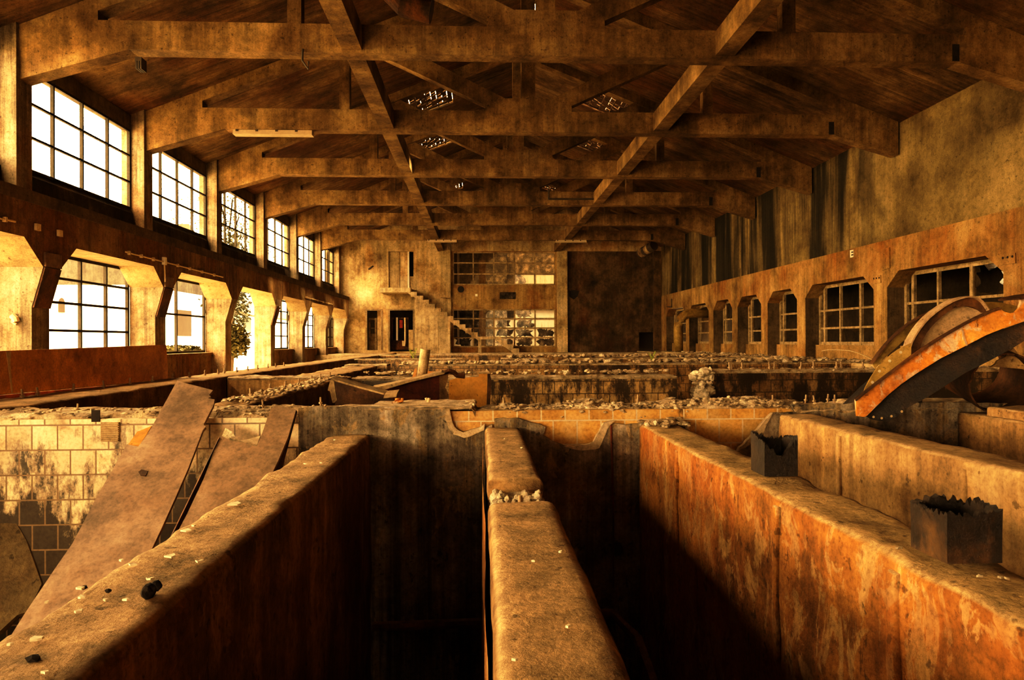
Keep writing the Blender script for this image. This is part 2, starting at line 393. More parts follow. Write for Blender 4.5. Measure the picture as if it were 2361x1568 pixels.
# ---- left wall
WL = thing('wall_left', 'left long wall of chamfered concrete openings under a row of tall windows', 'wall', (-7.4, 12, -.5), kind='structure')
ks = range(-4, 8)
yk = {k: 10.92+4*(k-1) for k in ks}
pts = [(YB, 2.93)]
pts.append((YB, 1.82))
for k in ks:
    a, b = yk[k]-.07, yk[k]+.36
    if a-.44 > YB: pts += [(a-.44, 2.22)]
    pts += [(a, 1.82), (b, 1.82), (b+.44, 2.22)]
pts += [(YF-.03, 2.22), (YF-.03, 2.93)]
pts = [p for i, p in enumerate(pts) if p[0] >= YB and p[0] <= YF]
bm = prism(new(), yz(pts, XW), (.705, 0, 0)); link('spandrel', bm, M['span_l'], WL)
bm = box(new(), -6.735, -6.70, YB, YF-.03, 2.75, 2.93); link('ledge', bm, M['ledge'], WL)
for k in ks:
    a, b = yk[k]-.07, yk[k]+.36
    if b > YF: b = YF-.02
    bm = prism(new(), [Vector((x, a, z)) for x, z in ((XW, -.6), (-6.91, -.6), (-6.91, 1.2), (-6.735, 1.819), (XW, 1.819))], (0, b-a, 0))
    link('pier', bm, M['jamb'], WL)
    bm = box(new(), -7.6, XL, yk[k]-.07, min(yk[k]+.30, YF-.02), 2.932, roofz(XL)+.02); link('column', bm, M['jamb'], WL)
bm = new()
for k in list(ks)[:-1]:
    a, b = yk[k]+.30, yk[k+1]-.07
    prism(bm, [Vector((x, a, z)) for x, z in ((-7.6, 2.932), (-7.33, 2.932), (-7.36, 3.38), (-7.42, 3.47), (-7.6, 3.47))], (0, b-a, 0))
link('parapet', bm, M['sooty'], WL)
bm = new()
for k in (-4, -3, -2):
    a, b = yk[k]+.365, yk[k+1]-.075
    box(bm, -7.6, -7.44, max(a, YB), b, 3.472, 5.158)
link('light_block_bay', bm, M['span_l'], WL)  # unseen upper bays filled in to cut light from behind the viewer
bm = new()
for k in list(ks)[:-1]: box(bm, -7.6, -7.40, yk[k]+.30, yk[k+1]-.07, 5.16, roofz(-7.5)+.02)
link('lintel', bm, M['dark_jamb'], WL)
bm = new()
for k in list(ks)[:-1]:
    if k == 3: continue
    box(bm, -7.44, -7.28, yk[k]+.361, yk[k+1]-.071, -.6, .31); box(bm, -7.46, -7.25, yk[k]+.361, yk[k+1]-.071, .312, .37)
link('dado', bm, M['span_l'], WL)

# ---- windows
wn = [0]
def window(label, axis, pos, us, zs, mat, bar=.035, depth=.06, edge=.06, glass='glass', skip=(), thick_u=(), jag=()):
    wn[0] += 1
    def P(u, w, z): return (w, u, z) if axis == 'X' else (u, w, z)
    root = thing('window_%d' % wn[0], label, 'window', P((us[0]+us[-1])/2, pos, zs[0]), kind='structure')
    bm = new()
    def bx(u0, u1, z0, z1, d0=0., d1=depth):
        if axis == 'X': box(bm, pos+d0, pos+d1, u0, u1, z0, z1)
        else: box(bm, u0, u1, pos+d0, pos+d1, z0, z1)
    for i, u in enumerate(us):
        w = edge if i in (0, len(us)-1) or i in thick_u else bar
        o = w if i == len(us)-1 else (0 if i == 0 else w/2)
        bx(u-o, u-o+w, zs[0], zs[-1])
    for i, z in enumerate(zs):
        w = edge if i in (0, len(zs)-1) else bar
        o = w if i == len(zs)-1 else (0 if i == 0 else w/2)
        for a, b in zip(us, us[1:]): bx(a+.02, b-.02, z-o, z-o+w, depth*.1, depth*.9)
    link('frame', bm, mat, root)
    bm = new()
    for i, (a, b) in enumerate(zip(us, us[1:])):
        for j, (c, d) in enumerate(zip(zs, zs[1:])):
            if (i, j) in skip: continue
            w = pos+depth*.5; s = rnd.randrange(9999)
            if (i, j) in jag:
                rr = random.Random(s); n = 22; uc, zc = (a+b)/2+(b-a)*rr.uniform(-.1, .1), (c+d)/2+(d-c)*rr.uniform(-.15, .1)
                out, inn = [], []
                ang = sorted([2*math.pi*(q+rr.uniform(-.3, .3))/n for q in range(n)]+[math.atan2(zz-zc, uu-uc) % (2*math.pi) for uu in (a, b) for zz in (c, d)])
                f = 1.
                for t in ang:
                    cx, cz = math.cos(t), math.sin(t)
                    rmax = min(((b if cx > 0 else a)-uc)/cx if abs(cx) > 1e-6 else 9, ((d if cz > 0 else c)-zc)/cz if abs(cz) > 1e-6 else 9)
                    f = rr.uniform(.5, .97)
                    out.append(bm.verts.new(P(uc+cx*rmax, w, zc+cz*rmax))); inn.append(bm.verts.new(P(uc+cx*rmax*f, w, zc+cz*rmax*f)))
                m = len(out)
                for q in range(m): bm.faces.new((out[q], out[(q+1) % m], inn[(q+1) % m], inn[q]))
            else:
                bm.faces.new([bm.verts.new(P(*q)) for q in ((a, w, c), (b, w, c), (b, w, d), (a, w, d))])
    if bm.verts: link('pane', bm, M[glass], root)
    else: bm.free()
    return root

ordl = ['first', 'second', 'third', 'fourth', 'fifth', 'sixth']
zsU = [3.47, 4.05, 4.61, 5.16]
for i, k in enumerate(range(0, 7)):
    y0, y1 = yk[k]+.305, yk[k+1]-.075
    us = [y0, y0+.47]+[y1-.06-.87*q for q in (3, 2, 1)][0:3]+[y1]
    us = [y0, y1-2.61, y1-1.74, y1-.87, y1]
    if k == 0:
        lab = 'upper window on the left wall beyond the frame, before the first roof truss'
    else:
        lab = 'steel upper window in the left wall, %s after the nearest roof truss' % ordl[i-1]
        if k == 3: lab = 'upper window in the left wall with broken slanting sash bars'
    w = window(lab, 'X', XW-.02, us, zsU, M['sash'], .04, .06, .05, jag=((2, 2),) if k == 1 else ((1, 1),) if k == 2 else (), skip=((1, 2), (1, 1), (2, 1)) if k == 3 else ())
    if k == 3:
        bm = new()
        for (a, b) in (((508, 470), (522, 518)), ((536, 460), (529, 530)), ((551, 500), (540, 530))):
            tube(bm, [at(*a, X=XW+.03), at(*b, X=XW+.03)], .025, 6)
        link('sash_bar', bm, M['sash'], w)
zsL = [.37, .866, 1.36, 1.79, 2.22]
for i, k in enumerate(range(0, 7)):
    if k == 3: continue
    y0, y1 = yk[k]+.365, yk[k+1]-.075
    if k == 1: us, sk, jg = [y0, y1-1.74, y1-.87, y1], ((0, 0), (0, 1), (0, 2), (0, 3)), ((2, 3), (2, 2))
    elif k == 2: us, sk, jg = [y0, y0+1.2, y1-1.72, y1], ((0, 3), (2, 0), (2, 1), (2, 2), (2, 3), (1, 0)), ()
    else: us, sk, jg = [y0, y1-2.61, y1-1.74, y1-.87, y1], (), ()
    lab = {0: 'lower window of the left wall in the pale bay cut by the frame', 1: 'big lower window with black bars behind the red steel panel, left casement gone',
           2: 'lower left window without glass through which the gabled house shows', 4: 'lower left window just past the open doorway bay',
           5: 'second lower left window past the open doorway bay', 6: 'last lower left window, in the corner by the far wall'}[k]
    zs = zsL if k != 2 else [.37, 1.33, 2.22]
    window(lab, 'X', XW-.06, us, zs, M['sash'], .045, .06, .06, skip=sk, jag=jg)

# ---- right wall
WR = thing('wall_right', 'right long wall, streaked concrete above a rusty band with chamfered openings', 'wall', (9.6, 12, .1), kind='structure')
RO = [(7.9, 11.35), (11.86, 15.38), (15.92, 19.37), (19.88, 21.98), (22.48, 24.6), (25.12, 27.2), (27.75, 30.4), (30.9, 34.2)]
pts = [(YB, 2.95), (YB, 1.85)]
for a, b in RO: pts += [(a, 1.85), (a+.44, 2.2), (b-.44, 2.2), (b, 1.85)]
pts += [(YF-.02, 1.85), (YF-.02, 2.95)]
link('spandrel', prism(new(), yz(pts, XR), (.48, 0, 0)), M['span_r'], WR)
edges = [YB]+[e for o in RO for e in o]+[YF-.02]
for i in range(0, len(edges), 2):
    a, b = edges[i], edges[i+1]
    link('pier', box(new(), XR, XR+.479, a, b, .1, 1.849), M['span_r'], WR)
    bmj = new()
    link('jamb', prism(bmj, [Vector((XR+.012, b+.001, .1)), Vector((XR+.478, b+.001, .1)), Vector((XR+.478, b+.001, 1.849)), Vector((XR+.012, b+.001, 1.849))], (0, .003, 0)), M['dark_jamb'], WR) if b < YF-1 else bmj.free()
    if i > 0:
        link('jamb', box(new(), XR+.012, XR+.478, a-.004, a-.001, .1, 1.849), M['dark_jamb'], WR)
pts = [(YB, 2.951), (YF-.02, 2.951), (YF-.02, 5.62), (YB, 5.62)]
link('upper_wall', prism(new(), yz(pts, XR+.05), (.35, 0, 0)), M['upper_r'], WR)
bm = new()
for a, b in RO: box(bm, XR+.30, XR+.478, a+.006, b-.006, .1, .50)
link('dado', bm, M['span_r'], WR)
ro_lab = ['right wall window beyond the frame', 'wide broken right wall window rising behind the rusty fan casing', 'right wall window of four open panes above the sagging cable',
          'narrow right wall window next beyond the four-pane window', 'narrow right wall window in the middle of three alike', 'narrow right wall window nearest the elbow pipe',
          'right wall window behind the big elbow pipe', 'last right wall opening beside the far corner']
for i, (a, b) in enumerate(RO):
    zs = [.50, .97, 1.47, 2.19]
    if i in (1, 2, 0): us = [a+.01, b-3.1, b-2.17, b-1.17, b-.32, b-.01]; tk = (2, 4)
    else: us = [a+.01, a+.7, b-.3, b-.01]; tk = (2,)
    n = len(us)-1
    sk = [(p, q) for p in range(n) for q in range(3) if (p*5+q*3+i) % 4 != 0]
    jg = [(p, q) for p in range(n) for q in range(3) if (p*5+q*3+i) % 4 == 0]
    window(ro_lab[i], 'X', XR+.40, us, zs, M['frame_r'], .055, .07, .09, 'glass_dim', skip=sk, jag=jg, thick_u=tk)
WA = thing('wall_annex', 'dark side room behind the right wall openings', 'wall', (11.5, 12, .1), kind='structure')
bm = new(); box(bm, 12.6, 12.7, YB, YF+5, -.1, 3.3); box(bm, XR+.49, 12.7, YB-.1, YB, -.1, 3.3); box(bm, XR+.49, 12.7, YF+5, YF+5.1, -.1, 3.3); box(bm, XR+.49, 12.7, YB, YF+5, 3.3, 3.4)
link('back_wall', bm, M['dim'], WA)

# ---- floor
bm = new()
box(bm, -7.44, XR+3.3, YB, YF+6, -2.2, -2.0)
box(bm, -7.44, -4.32, YB, YF-2.2, -2.0, -.5)
box(bm, 8.15, 12.6, YB, YF, -2.0, .1)
box(bm, -7.44, 8.149, 30.5, YF+6, -2.0, .05)
single('floor', bm, M['walk'], 'dusty floor of the hall around and inside the tanks', 'floor', kind='structure')

# ---- ceiling with openings where slab is gone
CE = thing('ceiling', 'sloping board-marked concrete roof slab with holes near the ridge', 'ceiling', (RX, 12, RZ), kind='structure')
def slab(side):
    sx = -1 if side == 'L' else 1
    s1 = RX-(-7.75) if side == 'L' else 9.9-RX
    holes = [(1.9, 3.45, TY[k]+.35, TY[k]+2.55) for k in (3, 4, 5, 6)]
    if side == 'R': holes = [(1.9, 3.5, TY[k]+.3, TY[k]+2.3) for k in (3, 4, 5, 6)]+[(.12, .4, 16.4, 17.1)]
    if side == 'L': holes += [(4.3, 5.6, TY[4]+1.2, TY[4]+2.4)]
    bm = new()
    def put(u0, u1, y0, y1):
        n = max(1, int((y1-y0)/2))
        a, b = RX+sx*u0, RX+sx*u1
        prism(bm, [Vector((a, y0, RZ-SL*u0)), Vector((b, y0, RZ-SL*u1)), Vector((b, y0, RZ-SL*u1+.14)), Vector((a, y0, RZ-SL*u0+.14))], (0, y1-y0, 0))
    cells(bm, 0, s1, YB-.3, YF+.4, holes, put)
    link('roof_slab', bm, M['roof'], CE)
    return [(sx, *h) for h in holes]
HO = slab('L')+slab('R')

def lattice(sx, u0, u1, y0, y1, label, seed):
    rr = random.Random(seed); bm = new()
    def P(u, y, z): return Vector((RX+sx*u, y, RZ-SL*u+.07+z))
    def bar(ua, ub, ya, yb, h, t=0.):
        q = [P(ua, ya, t), P(ub, ya, 0), P(ub, yb, 0), P(ua, yb, t)]
        prism(bm, q, (0, 0, h))
    u = u0; row = 0
    while u < u1-.05:
        y = y0+(.11 if row % 2 else 0)
        while y < y1-.05:
            if rr.random() > .015: bar(u, min(u+(.132 if rr.random() > .55 else .155), u1), y, min(y+(.19 if rr.random() > .6 else .215), y1), .02, .03)
            y += .215
        u += .155; row += 1
    for e in ((u0, u1, y0, y0+.13), (u0, u1, y1-.13, y1), (u0, u0+.11, y0, y1), (u1-.11, u1, y0, y1)): bar(*e, .015)
    y = y0+.2
    while y < y1: bar(u0, u1, y, y+.04, -.03); y += .43
    u = u0+.1
    while u < u1: bar(u, u+.03, y0, y1, -.03); u += .31
    return single('tile_lattice', bm, M['rooftile'], label, 'roof lattice', 'broken roof tile lattices near the ridge')
wh = {3: 'nearest', 4: 'second', 5: 'third', 6: 'fourth'}
for n, (sx, u0, u1, y0, y1) in enumerate(HO):
    if u0 < 1: continue
    k = min(range(3, 7), key=lambda q: abs(TY[q]-y0+.3))
    if u0 > 4: lab = 'small dark tile lattice low on the left roof slope behind the fourth truss'
    else: lab = '%s gap-toothed roof tile lattice near the ridge, on the %s slope' % (wh[k], 'left' if sx < 0 else 'right')
    lattice(sx, u0+.02, u1-.02, y0+.02, y1-.02, lab, n)

# ---- roof trusses
def truss(k):
    y = TY[k]; d = (0, .29, 0)
    t = thing('roof_truss', 'x', 'roof truss', (RX, y, 4.74), 'concrete roof trusses spanning the hall')
    def P(pts, name, yy=y, dd=d, mat='beam'): return link(name, prism(new(), xz(pts, yy), dd), M[mat], t)
    xr = XR-.005
    P([(XL+.002, 4.74), (-5.47, 5.23), (7.9, 5.23), (xr, 4.80), (xr, roofz(xr)-.01), (8.05, roofz(8.05)-.01), (8.05, 5.68), (-5.94, 5.68), (-5.94, roofz(-5.94)-.01), (XL+.002, roofz(XL)-.01)], 'bottom_chord')
    P([(-5.938, 5.83), (-5.938, roofz(-5.94)-.01), (RX-.152, roofz(RX-.152)-.01), (RX-.152, roofz(RX-.152)-.26)], 'rafter')
    P([(8.048, 5.80), (8.048, roofz(8.05)-.01), (RX+.152, roofz(RX+.152)-.01), (RX+.152, roofz(RX+.152)-.26)], 'rafter')
    P([(RX-.95, 5.682), (RX-.95, 5.80), (RX-.5, 5.96), (RX+.5, 5.96), (RX+.95, 5.80), (RX+.95, 5.682)], 'king_post_base')
    P([(RX-.15, 5.962), (RX+.15, 5.962), (RX+.15, roofz(RX+.15)-.01), (RX, RZ-.012), (RX-.15, roofz(RX-.15)-.01)], 'king_post')
    for s in (-1, 1):
        q = [(RX+s*.96, 5.81), (RX+s*.52, 5.965), (RX+s*3.42, 7.27), (RX+s*3.92, 7.05)]
        q = [(RX+s*.93, 5.81), (RX+s*.5, 5.965), (RX+s*3.25, roofz(RX+s*3.25)-.27), (RX+s*3.75, roofz(RX+s*3.75)-.27)]
        P(q, 'strut', y+.03, (0, .23, 0))
        P([(RX+s*4.0-.11, 5.682), (RX+s*4.0+.11, 5.682), (RX+s*4.0+.11, roofz(RX+s*4.0+s*.11)-.275+(0 if s > 0 else 0)), (RX+s*4.0-.11, roofz(RX+s*4.0-s*.11)-.275)], 'hanger_post', y+.04, (0, .2, 0))
    link('slot', box(new(), 7.80, 7.92, y-.004, y-.001, 5.24, 5.52), M['black'], t)
    return t
tl = ['roof truss out of view overhead, before the nearest visible one', 'nearest concrete roof truss, crossing the top of the view', 'second concrete roof truss, with the long lamp under its haunch',
      'third concrete roof truss, black stain along its upper left', 'fourth concrete roof truss, with the dark hanging frame', 'fifth concrete roof truss, second last before the far wall',
      'last concrete roof truss, with lamps under it before the far wall']
t0 = truss(0); t0['label'] = tl[0]
for k in range(1, 7):
    t = copy_tree(t0); t.location = (RX, TY[k], 4.74); t['label'] = tl[k]
for x0, lab in ((-2.17, 'long concrete tie beam running away down the left of the trusses'), (3.83, 'long concrete tie beam running away down the right of the trusses')):
    t = thing('tie_beam', lab, 'beam', (x0+.15, 20, 5.27), 'long tie beams between the trusses')
    for k in range(0, 7):
        y0 = TY[k]+.291; y1 = TY[k+1]-.001 if k < 6 else YF-.01
        link('span', box(new(), x0, x0+.31, y0, y1, 5.27, 5.66), M['beam'], t)

# ---- far wall
def c3(a, b): return (780+a/4.293, 560+b/4.293)
def f(a, b):
    p = at(*c3(a, b), Y=YF); return p.x, p.z
def rect(a0, a1, b0, b1):
    x0, z1 = f(a0, b0); x1, z0 = f(a1, b1); return (x0, x1, z0, z1)
WF = thing('wall_far', 'far end wall of stained plaster with doors, stair and two glazed bays', 'wall', (1, YF, 0), kind='structure')
oU, oL = rect(1130, 2150, 85, 415), rect(1130, 2155, 655, 1030)
d1, d2, d3 = rect(268, 440, 655, 1062), rect(495, 755, 655, 1075), rect(497, 745, 85, 458)
xs = f(1115, 500)[0]; xp = f(2165, 500)[0]; xp1 = f(2265, 500)[0]
o4 = (at(1474, 790, Y=YF).x, at(1520, 790, Y=YF).x, .05, at(1474, 766, Y=YF).z)
bm = new(); cells(bm, -7.6, xs, .05, 5.3, [d1, d2, d3], lambda a, b, c, d: box(bm, a, b, YF, YF+.35, c, d)); link('plaster_wall', bm, M['far'], WF)
bm = new(); cells(bm, xs+.001, xp, .05, 5.3, [oU, oL], lambda a, b, c, d: box(bm, a, b, YF+.12, YF+.35, c, d)); link('glazed_bay', bm, M['span_r'], WF)
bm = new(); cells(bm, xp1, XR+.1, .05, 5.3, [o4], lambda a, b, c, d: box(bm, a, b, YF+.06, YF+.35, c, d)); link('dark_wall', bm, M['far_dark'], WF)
link('pilaster', box(new(), xp+.001, xp1-.001, YF-.15, YF+.35, .05, 5.3), M['far'], WF)
pa, pb, pc, pd = rect(1015, 1112, 55, 545)
link('pilaster', box(new(), pa, pb, YF-.18, YF-.001, pc, pd+.4), M['far'], WF)
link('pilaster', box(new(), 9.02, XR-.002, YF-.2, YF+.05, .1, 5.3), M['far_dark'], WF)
link('gable', prism(new(), xz([(-7.6, 5.302), (XR+.1, 5.302), (XR+.1, roofz(XR+.1)-.01), (RX, RZ-.01), (-7.6, roofz(-7.6)-.01)], YF), (0, .35, 0)), M['far'], WF)
link('plinth', box(new(), at(1042, 810, Y=YF).x, xp, YF-.02, YF+.119, .05, f(1200, 1036)[1]), M['span_r'], WF)

wU = window('upper glazed bay of the far wall with whole dusty panes', 'Y', YF+.15, [oU[0]+(oU[1]-oU[0])*q/5 for q in range(6)], [oU[2]+(oU[3]-oU[2])*q/3 for q in range(4)], M['frame_r'], .07, .08, .07, 'glass_dim',
            skip=((3, 0), (4, 0)), jag=())
wL = window('lower glazed bay of the far wall with smashed white panes', 'Y', YF+.15, [oL[0]+(oL[1]-oL[0])*q/5 for q in range(6)], [oL[2]+(oL[3]-oL[2])*q/4 for q in range(5)], M['frame_r'], .07, .08, .07, 'white_glass',
            skip=[(0, 1), (0, 2), (0, 3), (1, 1), (1, 2), (1, 3), (1, 0), (2, 3)], jag=[(0, 0), (2, 0), (2, 1), (2, 2), (3, 0), (3, 1), (3, 2), (3, 3), (4, 0), (4, 1)])
bm = new()
for (p, q) in ((3, 0), (4, 0)):
    a = oU[0]+(oU[1]-oU[0])*p/5; b = a+(oU[1]-oU[0])/5; z0, z1 = oU[2], oU[2]+(oU[3]-oU[2])/3
    if p == 3: pts = [(a, z1), (a+.3, z1-.02), (a+.55, z1-.2), (a+.62, z0+.2), (a+.6, z0), (b, z0), (b, z1)]
    else: pts = [(a, z0), (b, z0), (b, z1), (a, z1)]
    prism(bm, xz(pts, YF+.19), (0, .006, 0))
link('pane', bm, M['white_glass'], wU)

# doors of the far wall
D1 = thing('door_1', 'narrow half-open doorway at the left of the far wall', 'door', ((d1[0]+d1[1])/2, YF, d1[2]), kind='structure')
bm = new(); box(bm, d1[0], d1[0]+.09, YF-.02, YF+.3, d1[2], d1[3]); box(bm, d1[1]-.09, d1[1], YF-.02, YF+.3, d1[2], d1[3]); box(bm, d1[0]+.09, d1[1]-.09, YF-.02, YF+.3, d1[3]-.08, d1[3])
link('frame', bm, M['jamb'], D1)
bm = new(); x0 = d1[0]+.1; box(bm, x0, x0+.4, YF+.45, YF+.5, d1[2], d1[2]+.85); box(bm, x0, x0+.08, YF+.45, YF+.5, d1[2]+.85, d1[3]-.45); box(bm, x0+.3, x0+.4, YF+.45, YF+.5, d1[2]+.85, d1[3]-.45)
box(bm, x0+.08, x0+.3, YF+.45, YF+.5, d1[3]-.55, d1[3]-.45); box(bm, x0+.08, x0+.3, YF+.46, YF+.49, d1[3]-1., d1[3]-.95)
link('door_leaf', bm, M['wood'], D1)
link('curtain_wall', box(new(), x0+.45, d1[1], YF+.36, YF+.4, d1[2], d1[3]), M['far'], D1)
D2 = thing('door_2', 'dark open ground-floor doorway of the far wall with a hanging hose inside', 'door', ((d2[0]+d2[1])/2, YF, d2[2]), kind='structure')
bm = new(); box(bm, d2[0], d2[0]+.08, YF-.02, YF+.3, d2[2], d2[3]); box(bm, d2[1]-.08, d2[1], YF-.02, YF+.3, d2[2], d2[3]); box(bm, d2[0]+.08, d2[1]-.08, YF-.02, YF+.3, d2[3]-.07, d2[3])
link('frame', bm, M['jamb'], D2)
a, b, c, d = rect(560, 578, 735, 965); link('post', box(new(), a, b, YF+.5, YF+.56, c, d), M['white'], D2)
a, b, c, d = rect(505, 685, 735, 1060)
bm = new(); box(bm, a, a+.1, YF+.6, YF+.65, c, d); box(bm, b-.1, b, YF+.6, YF+.65, c, d); box(bm, a+.1, b-.1, YF+.6, YF+.65, d-.1, d); box(bm, a+.1, b-.1, YF+.6, YF+.65, c, c+.5); link('door_leaf', bm, M['dark_steel'], D2)
a, b, c, d = rect(592, 625, 760, 840); link('door_mark', box(new(), a, b, YF+.58, YF+.598, c, d), M['redmark'], D2)
a, b, c, d = rect(690, 748, 860, 1060); link('side_leaf', box(new(), a, b-.05, YF+.3, YF+.34, c, d), M['far'], D2)
D3 = thing('door_3', 'upper double door of the far wall at the head of the stair', 'door', ((d3[0]+d3[1])/2, YF, d3[2]), kind='structure')
a, b, c, d = rect(500, 605, 88, 458); link('door_leaf', box(new(), a, b, YF+.1, YF+.15, c, d), M['far'], D3)
a, b, c, d = rect(608, 684, 88, 458); link('door_leaf', box(new(), a, b, YF+.1, YF+.15, c, d), M['far'], D3)
a, b, c, d = rect(685, 702, 85, 458); link('frame', box(new(), a, b, YF+.04, YF+.16, c, d), M['white'], D3)
a, b, c, d = rect(702, 745, 330, 458); link('side_panel', box(new(), a, b, YF+.1, YF+.14, c, d), M['wood'], D3)
hs = single('hose', tube(new(), [at(*c3(660, 740), Y=YF+.45), at(*c3(662, 860), Y=YF+.45), at(*c3(662, 980), Y=YF+.45), at(*c3(655, 1020), Y=YF+.45), at(*c3(645, 1020), Y=YF+.45), at(*c3(642, 970), Y=YF+.45)], .05, 8), M['conduit'],
            'pale hose looped down inside the dark ground-floor doorway', 'hose')

# rooms behind the far wall
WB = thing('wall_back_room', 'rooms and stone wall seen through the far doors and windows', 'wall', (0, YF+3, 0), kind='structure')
link('shade_panel', box(new(), o4[0]-.3, XR-.02, YF+.6, YF+.7, -.1, 2.5), M['black'], WB)  # black panel added to stand in for the unlit room behind the doorway
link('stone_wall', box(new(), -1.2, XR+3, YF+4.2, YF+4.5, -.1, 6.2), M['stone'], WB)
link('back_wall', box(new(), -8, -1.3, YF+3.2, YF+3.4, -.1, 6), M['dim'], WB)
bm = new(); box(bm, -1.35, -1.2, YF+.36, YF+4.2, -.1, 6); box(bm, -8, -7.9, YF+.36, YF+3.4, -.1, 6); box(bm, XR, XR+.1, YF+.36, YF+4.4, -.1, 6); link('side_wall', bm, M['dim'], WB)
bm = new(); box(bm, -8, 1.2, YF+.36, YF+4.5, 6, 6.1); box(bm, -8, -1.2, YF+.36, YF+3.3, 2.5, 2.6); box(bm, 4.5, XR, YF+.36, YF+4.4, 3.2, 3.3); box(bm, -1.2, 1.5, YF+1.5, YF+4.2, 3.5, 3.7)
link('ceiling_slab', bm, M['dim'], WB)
bm = new(); box(bm, 1.5, 1.95, YF+2.6, YF+3.1, -.1, 5.6); link('stone_pier', bm, M['stone'], WB)
bm = new(); a, b, c, d = rect(1390, 1440, 85, 415); box(bm, a*1.05, b*1.05+.1, YF+1.6, YF+1.9, .1, 5); link('post', bm, M['jamb'], WB)

# stair against the far wall
ST = thing('stair', 'concrete stair climbing the far wall to the upper double door', 'stair', (1, YF-.6, .05))
y0s, y1s = YF-1.05, YF-.2
a, b, c, d = rect(443, 735, 460, 505)
link('landing', box(new(), a, b, y0s, YF-.001, c, d), M['stairc'], ST)
tops = [(740, 795, 500), (795, 855, 537), (855, 912, 577), (912, 970, 615), (970, 1030, 655), (1030, 1088, 692), (1088, 1145, 732), (1145, 1205, 772), (1205, 1262, 812), (1262, 1320, 848), (1320, 1380, 888)]
def steps(tp, drop):
    for (p, q, r) in tp:
        x0, z = f(p, r); x1, _ = f(q, r); _, zb = f(p, r+drop)
        link('step', box(new(), x0, x1-.001, y0s, y1s, zb, z), M['stairc'], ST)
steps(tops, 48)
A, B, C, D = f(735, 505), f(1385, 930), f(1385, 962), f(690, 512)
link('stringer', prism(new(), xz([f(700, 506), f(735, 506), f(1385, 925), f(1385, 965)], y0s+.02), (0, .8, 0)), M['stairc'], ST)
a, b, c, d = rect(1380, 1605, 930, 955); link('half_landing', box(new(), a+.002, b, y0s, y1s, c, d), M['stairc'], ST)
t2 = [(1605, 1665, 965), (1665, 1722, 1005), (1722, 1780, 1045), (1780, 1838, 1085)]
steps(t2, 42)
link('stringer', prism(new(), xz([f(1545, 957), f(1600, 957), f(1790, 1100), f(1740, 1100)], y0s+.02), (0, .8, 0)), M['stairc'], ST)
a, b, c, d = rect(1385, 1415, 956, 1108); link('post', box(new(), a, b, y0s+.05, y0s+.3, .05, d), M['stairc'], ST)
x0, _ = f(775, 900); x1, zt = f(1000, 700)
link('side_wall', prism(new(), xz([(f(775, 900)[0], .05), (f(1000, 900)[0], .05), f(1000, 690), f(775, 548)], y0s+.03), (0, .15, 0)), M['stairc'], ST)
link('side_wall', prism(new(), xz([(f(1003, 900)[0], .05), (f(1115, 900)[0], .05), f(1115, 764), f(1003, 692)], y0s+.01), (0, .2, 0)), M['stairc'], ST)

def decal(name, r, mat, lab, cat, dy=0.02, group=None, y=YF):
    a, b, c, d = r; return single(name, box(new(), a, b, y-dy, y-.001, c, d), M[mat], lab, cat, group)
decal('stone_patch', rect(1597, 1757, 487, 555), 'stone', 'rubble patch let into the band between the two glazed bays', 'wall patch', y=YF+.12)
decal('junction_box', rect(1355, 1378, 505, 528), 'white', 'small white box on the band between the two glazed bays', 'box', .05, y=YF+.12)
bm = new(); p = at(*c3(1213, 460), Y=YF+.12); tube(bm, [p, p-Vector((0, .02, 0))], .17, 14); single('wall_hole', bm, M['black'], 'round black hole above the stair, left on the glazed bay band', 'hole')
bm = new(); p = at(*c3(2330, 505), Y=YF+.06); rock(bm, p, (.3, .03, .3), 3); single('wall_hole', bm, M['black'], 'ragged black hole in the dark brick right of the pilaster', 'hole')
decal('light_switch', rect(28, 46, 130, 165), 'white', 'small white fitting high at the left end of the far wall', 'fitting', .05)
bm = new(); tube(bm, [at(*c3(298, 262), Y=YF-.03), at(*c3(343, 228), Y=YF-.03)], .04, 6); single('bracket', bm, M['lampdark'], 'short dark slanting bar fixed on the far wall plaster', 'bracket')
link_pts = [(1474, 766), (1520, 766)]

# platform by the far doors
PL = single('platform', rough_bar(new(), -6.6, at(960, 815, Y=33).x, 32.6, YF-1.1, -.3, .06, 'X', .15, .03, .02, 4), M['walk'], 'low concrete platform edge in front of the far doorways', 'platform')

# ---------------------------------------------------------------- tanks
TS = 'concrete tank walls'
def tankwall(label, x0, x1, y0, y1, z1, mat, axis='Y', z0=-2., step=.045, r=.03, amp=.010, seed=1, edge=.022):
    t = thing('tank_wall', label, 'tank wall', ((x0+x1)/2, (y0+y1)/2, z0), TS)
    link('wall_body', rough_bar(new(), x0, x1, y0, y1, z0, z1, axis, step, r, amp, seed, 5., edge), M[mat], t, True)
    return t
Y1 = 4.98
tankwall('broad dusty tank wall slanting across the lower left, chips on its top', -1.09, -.795, -2, Y1-.03, -.02, 'tank_l', seed=1)
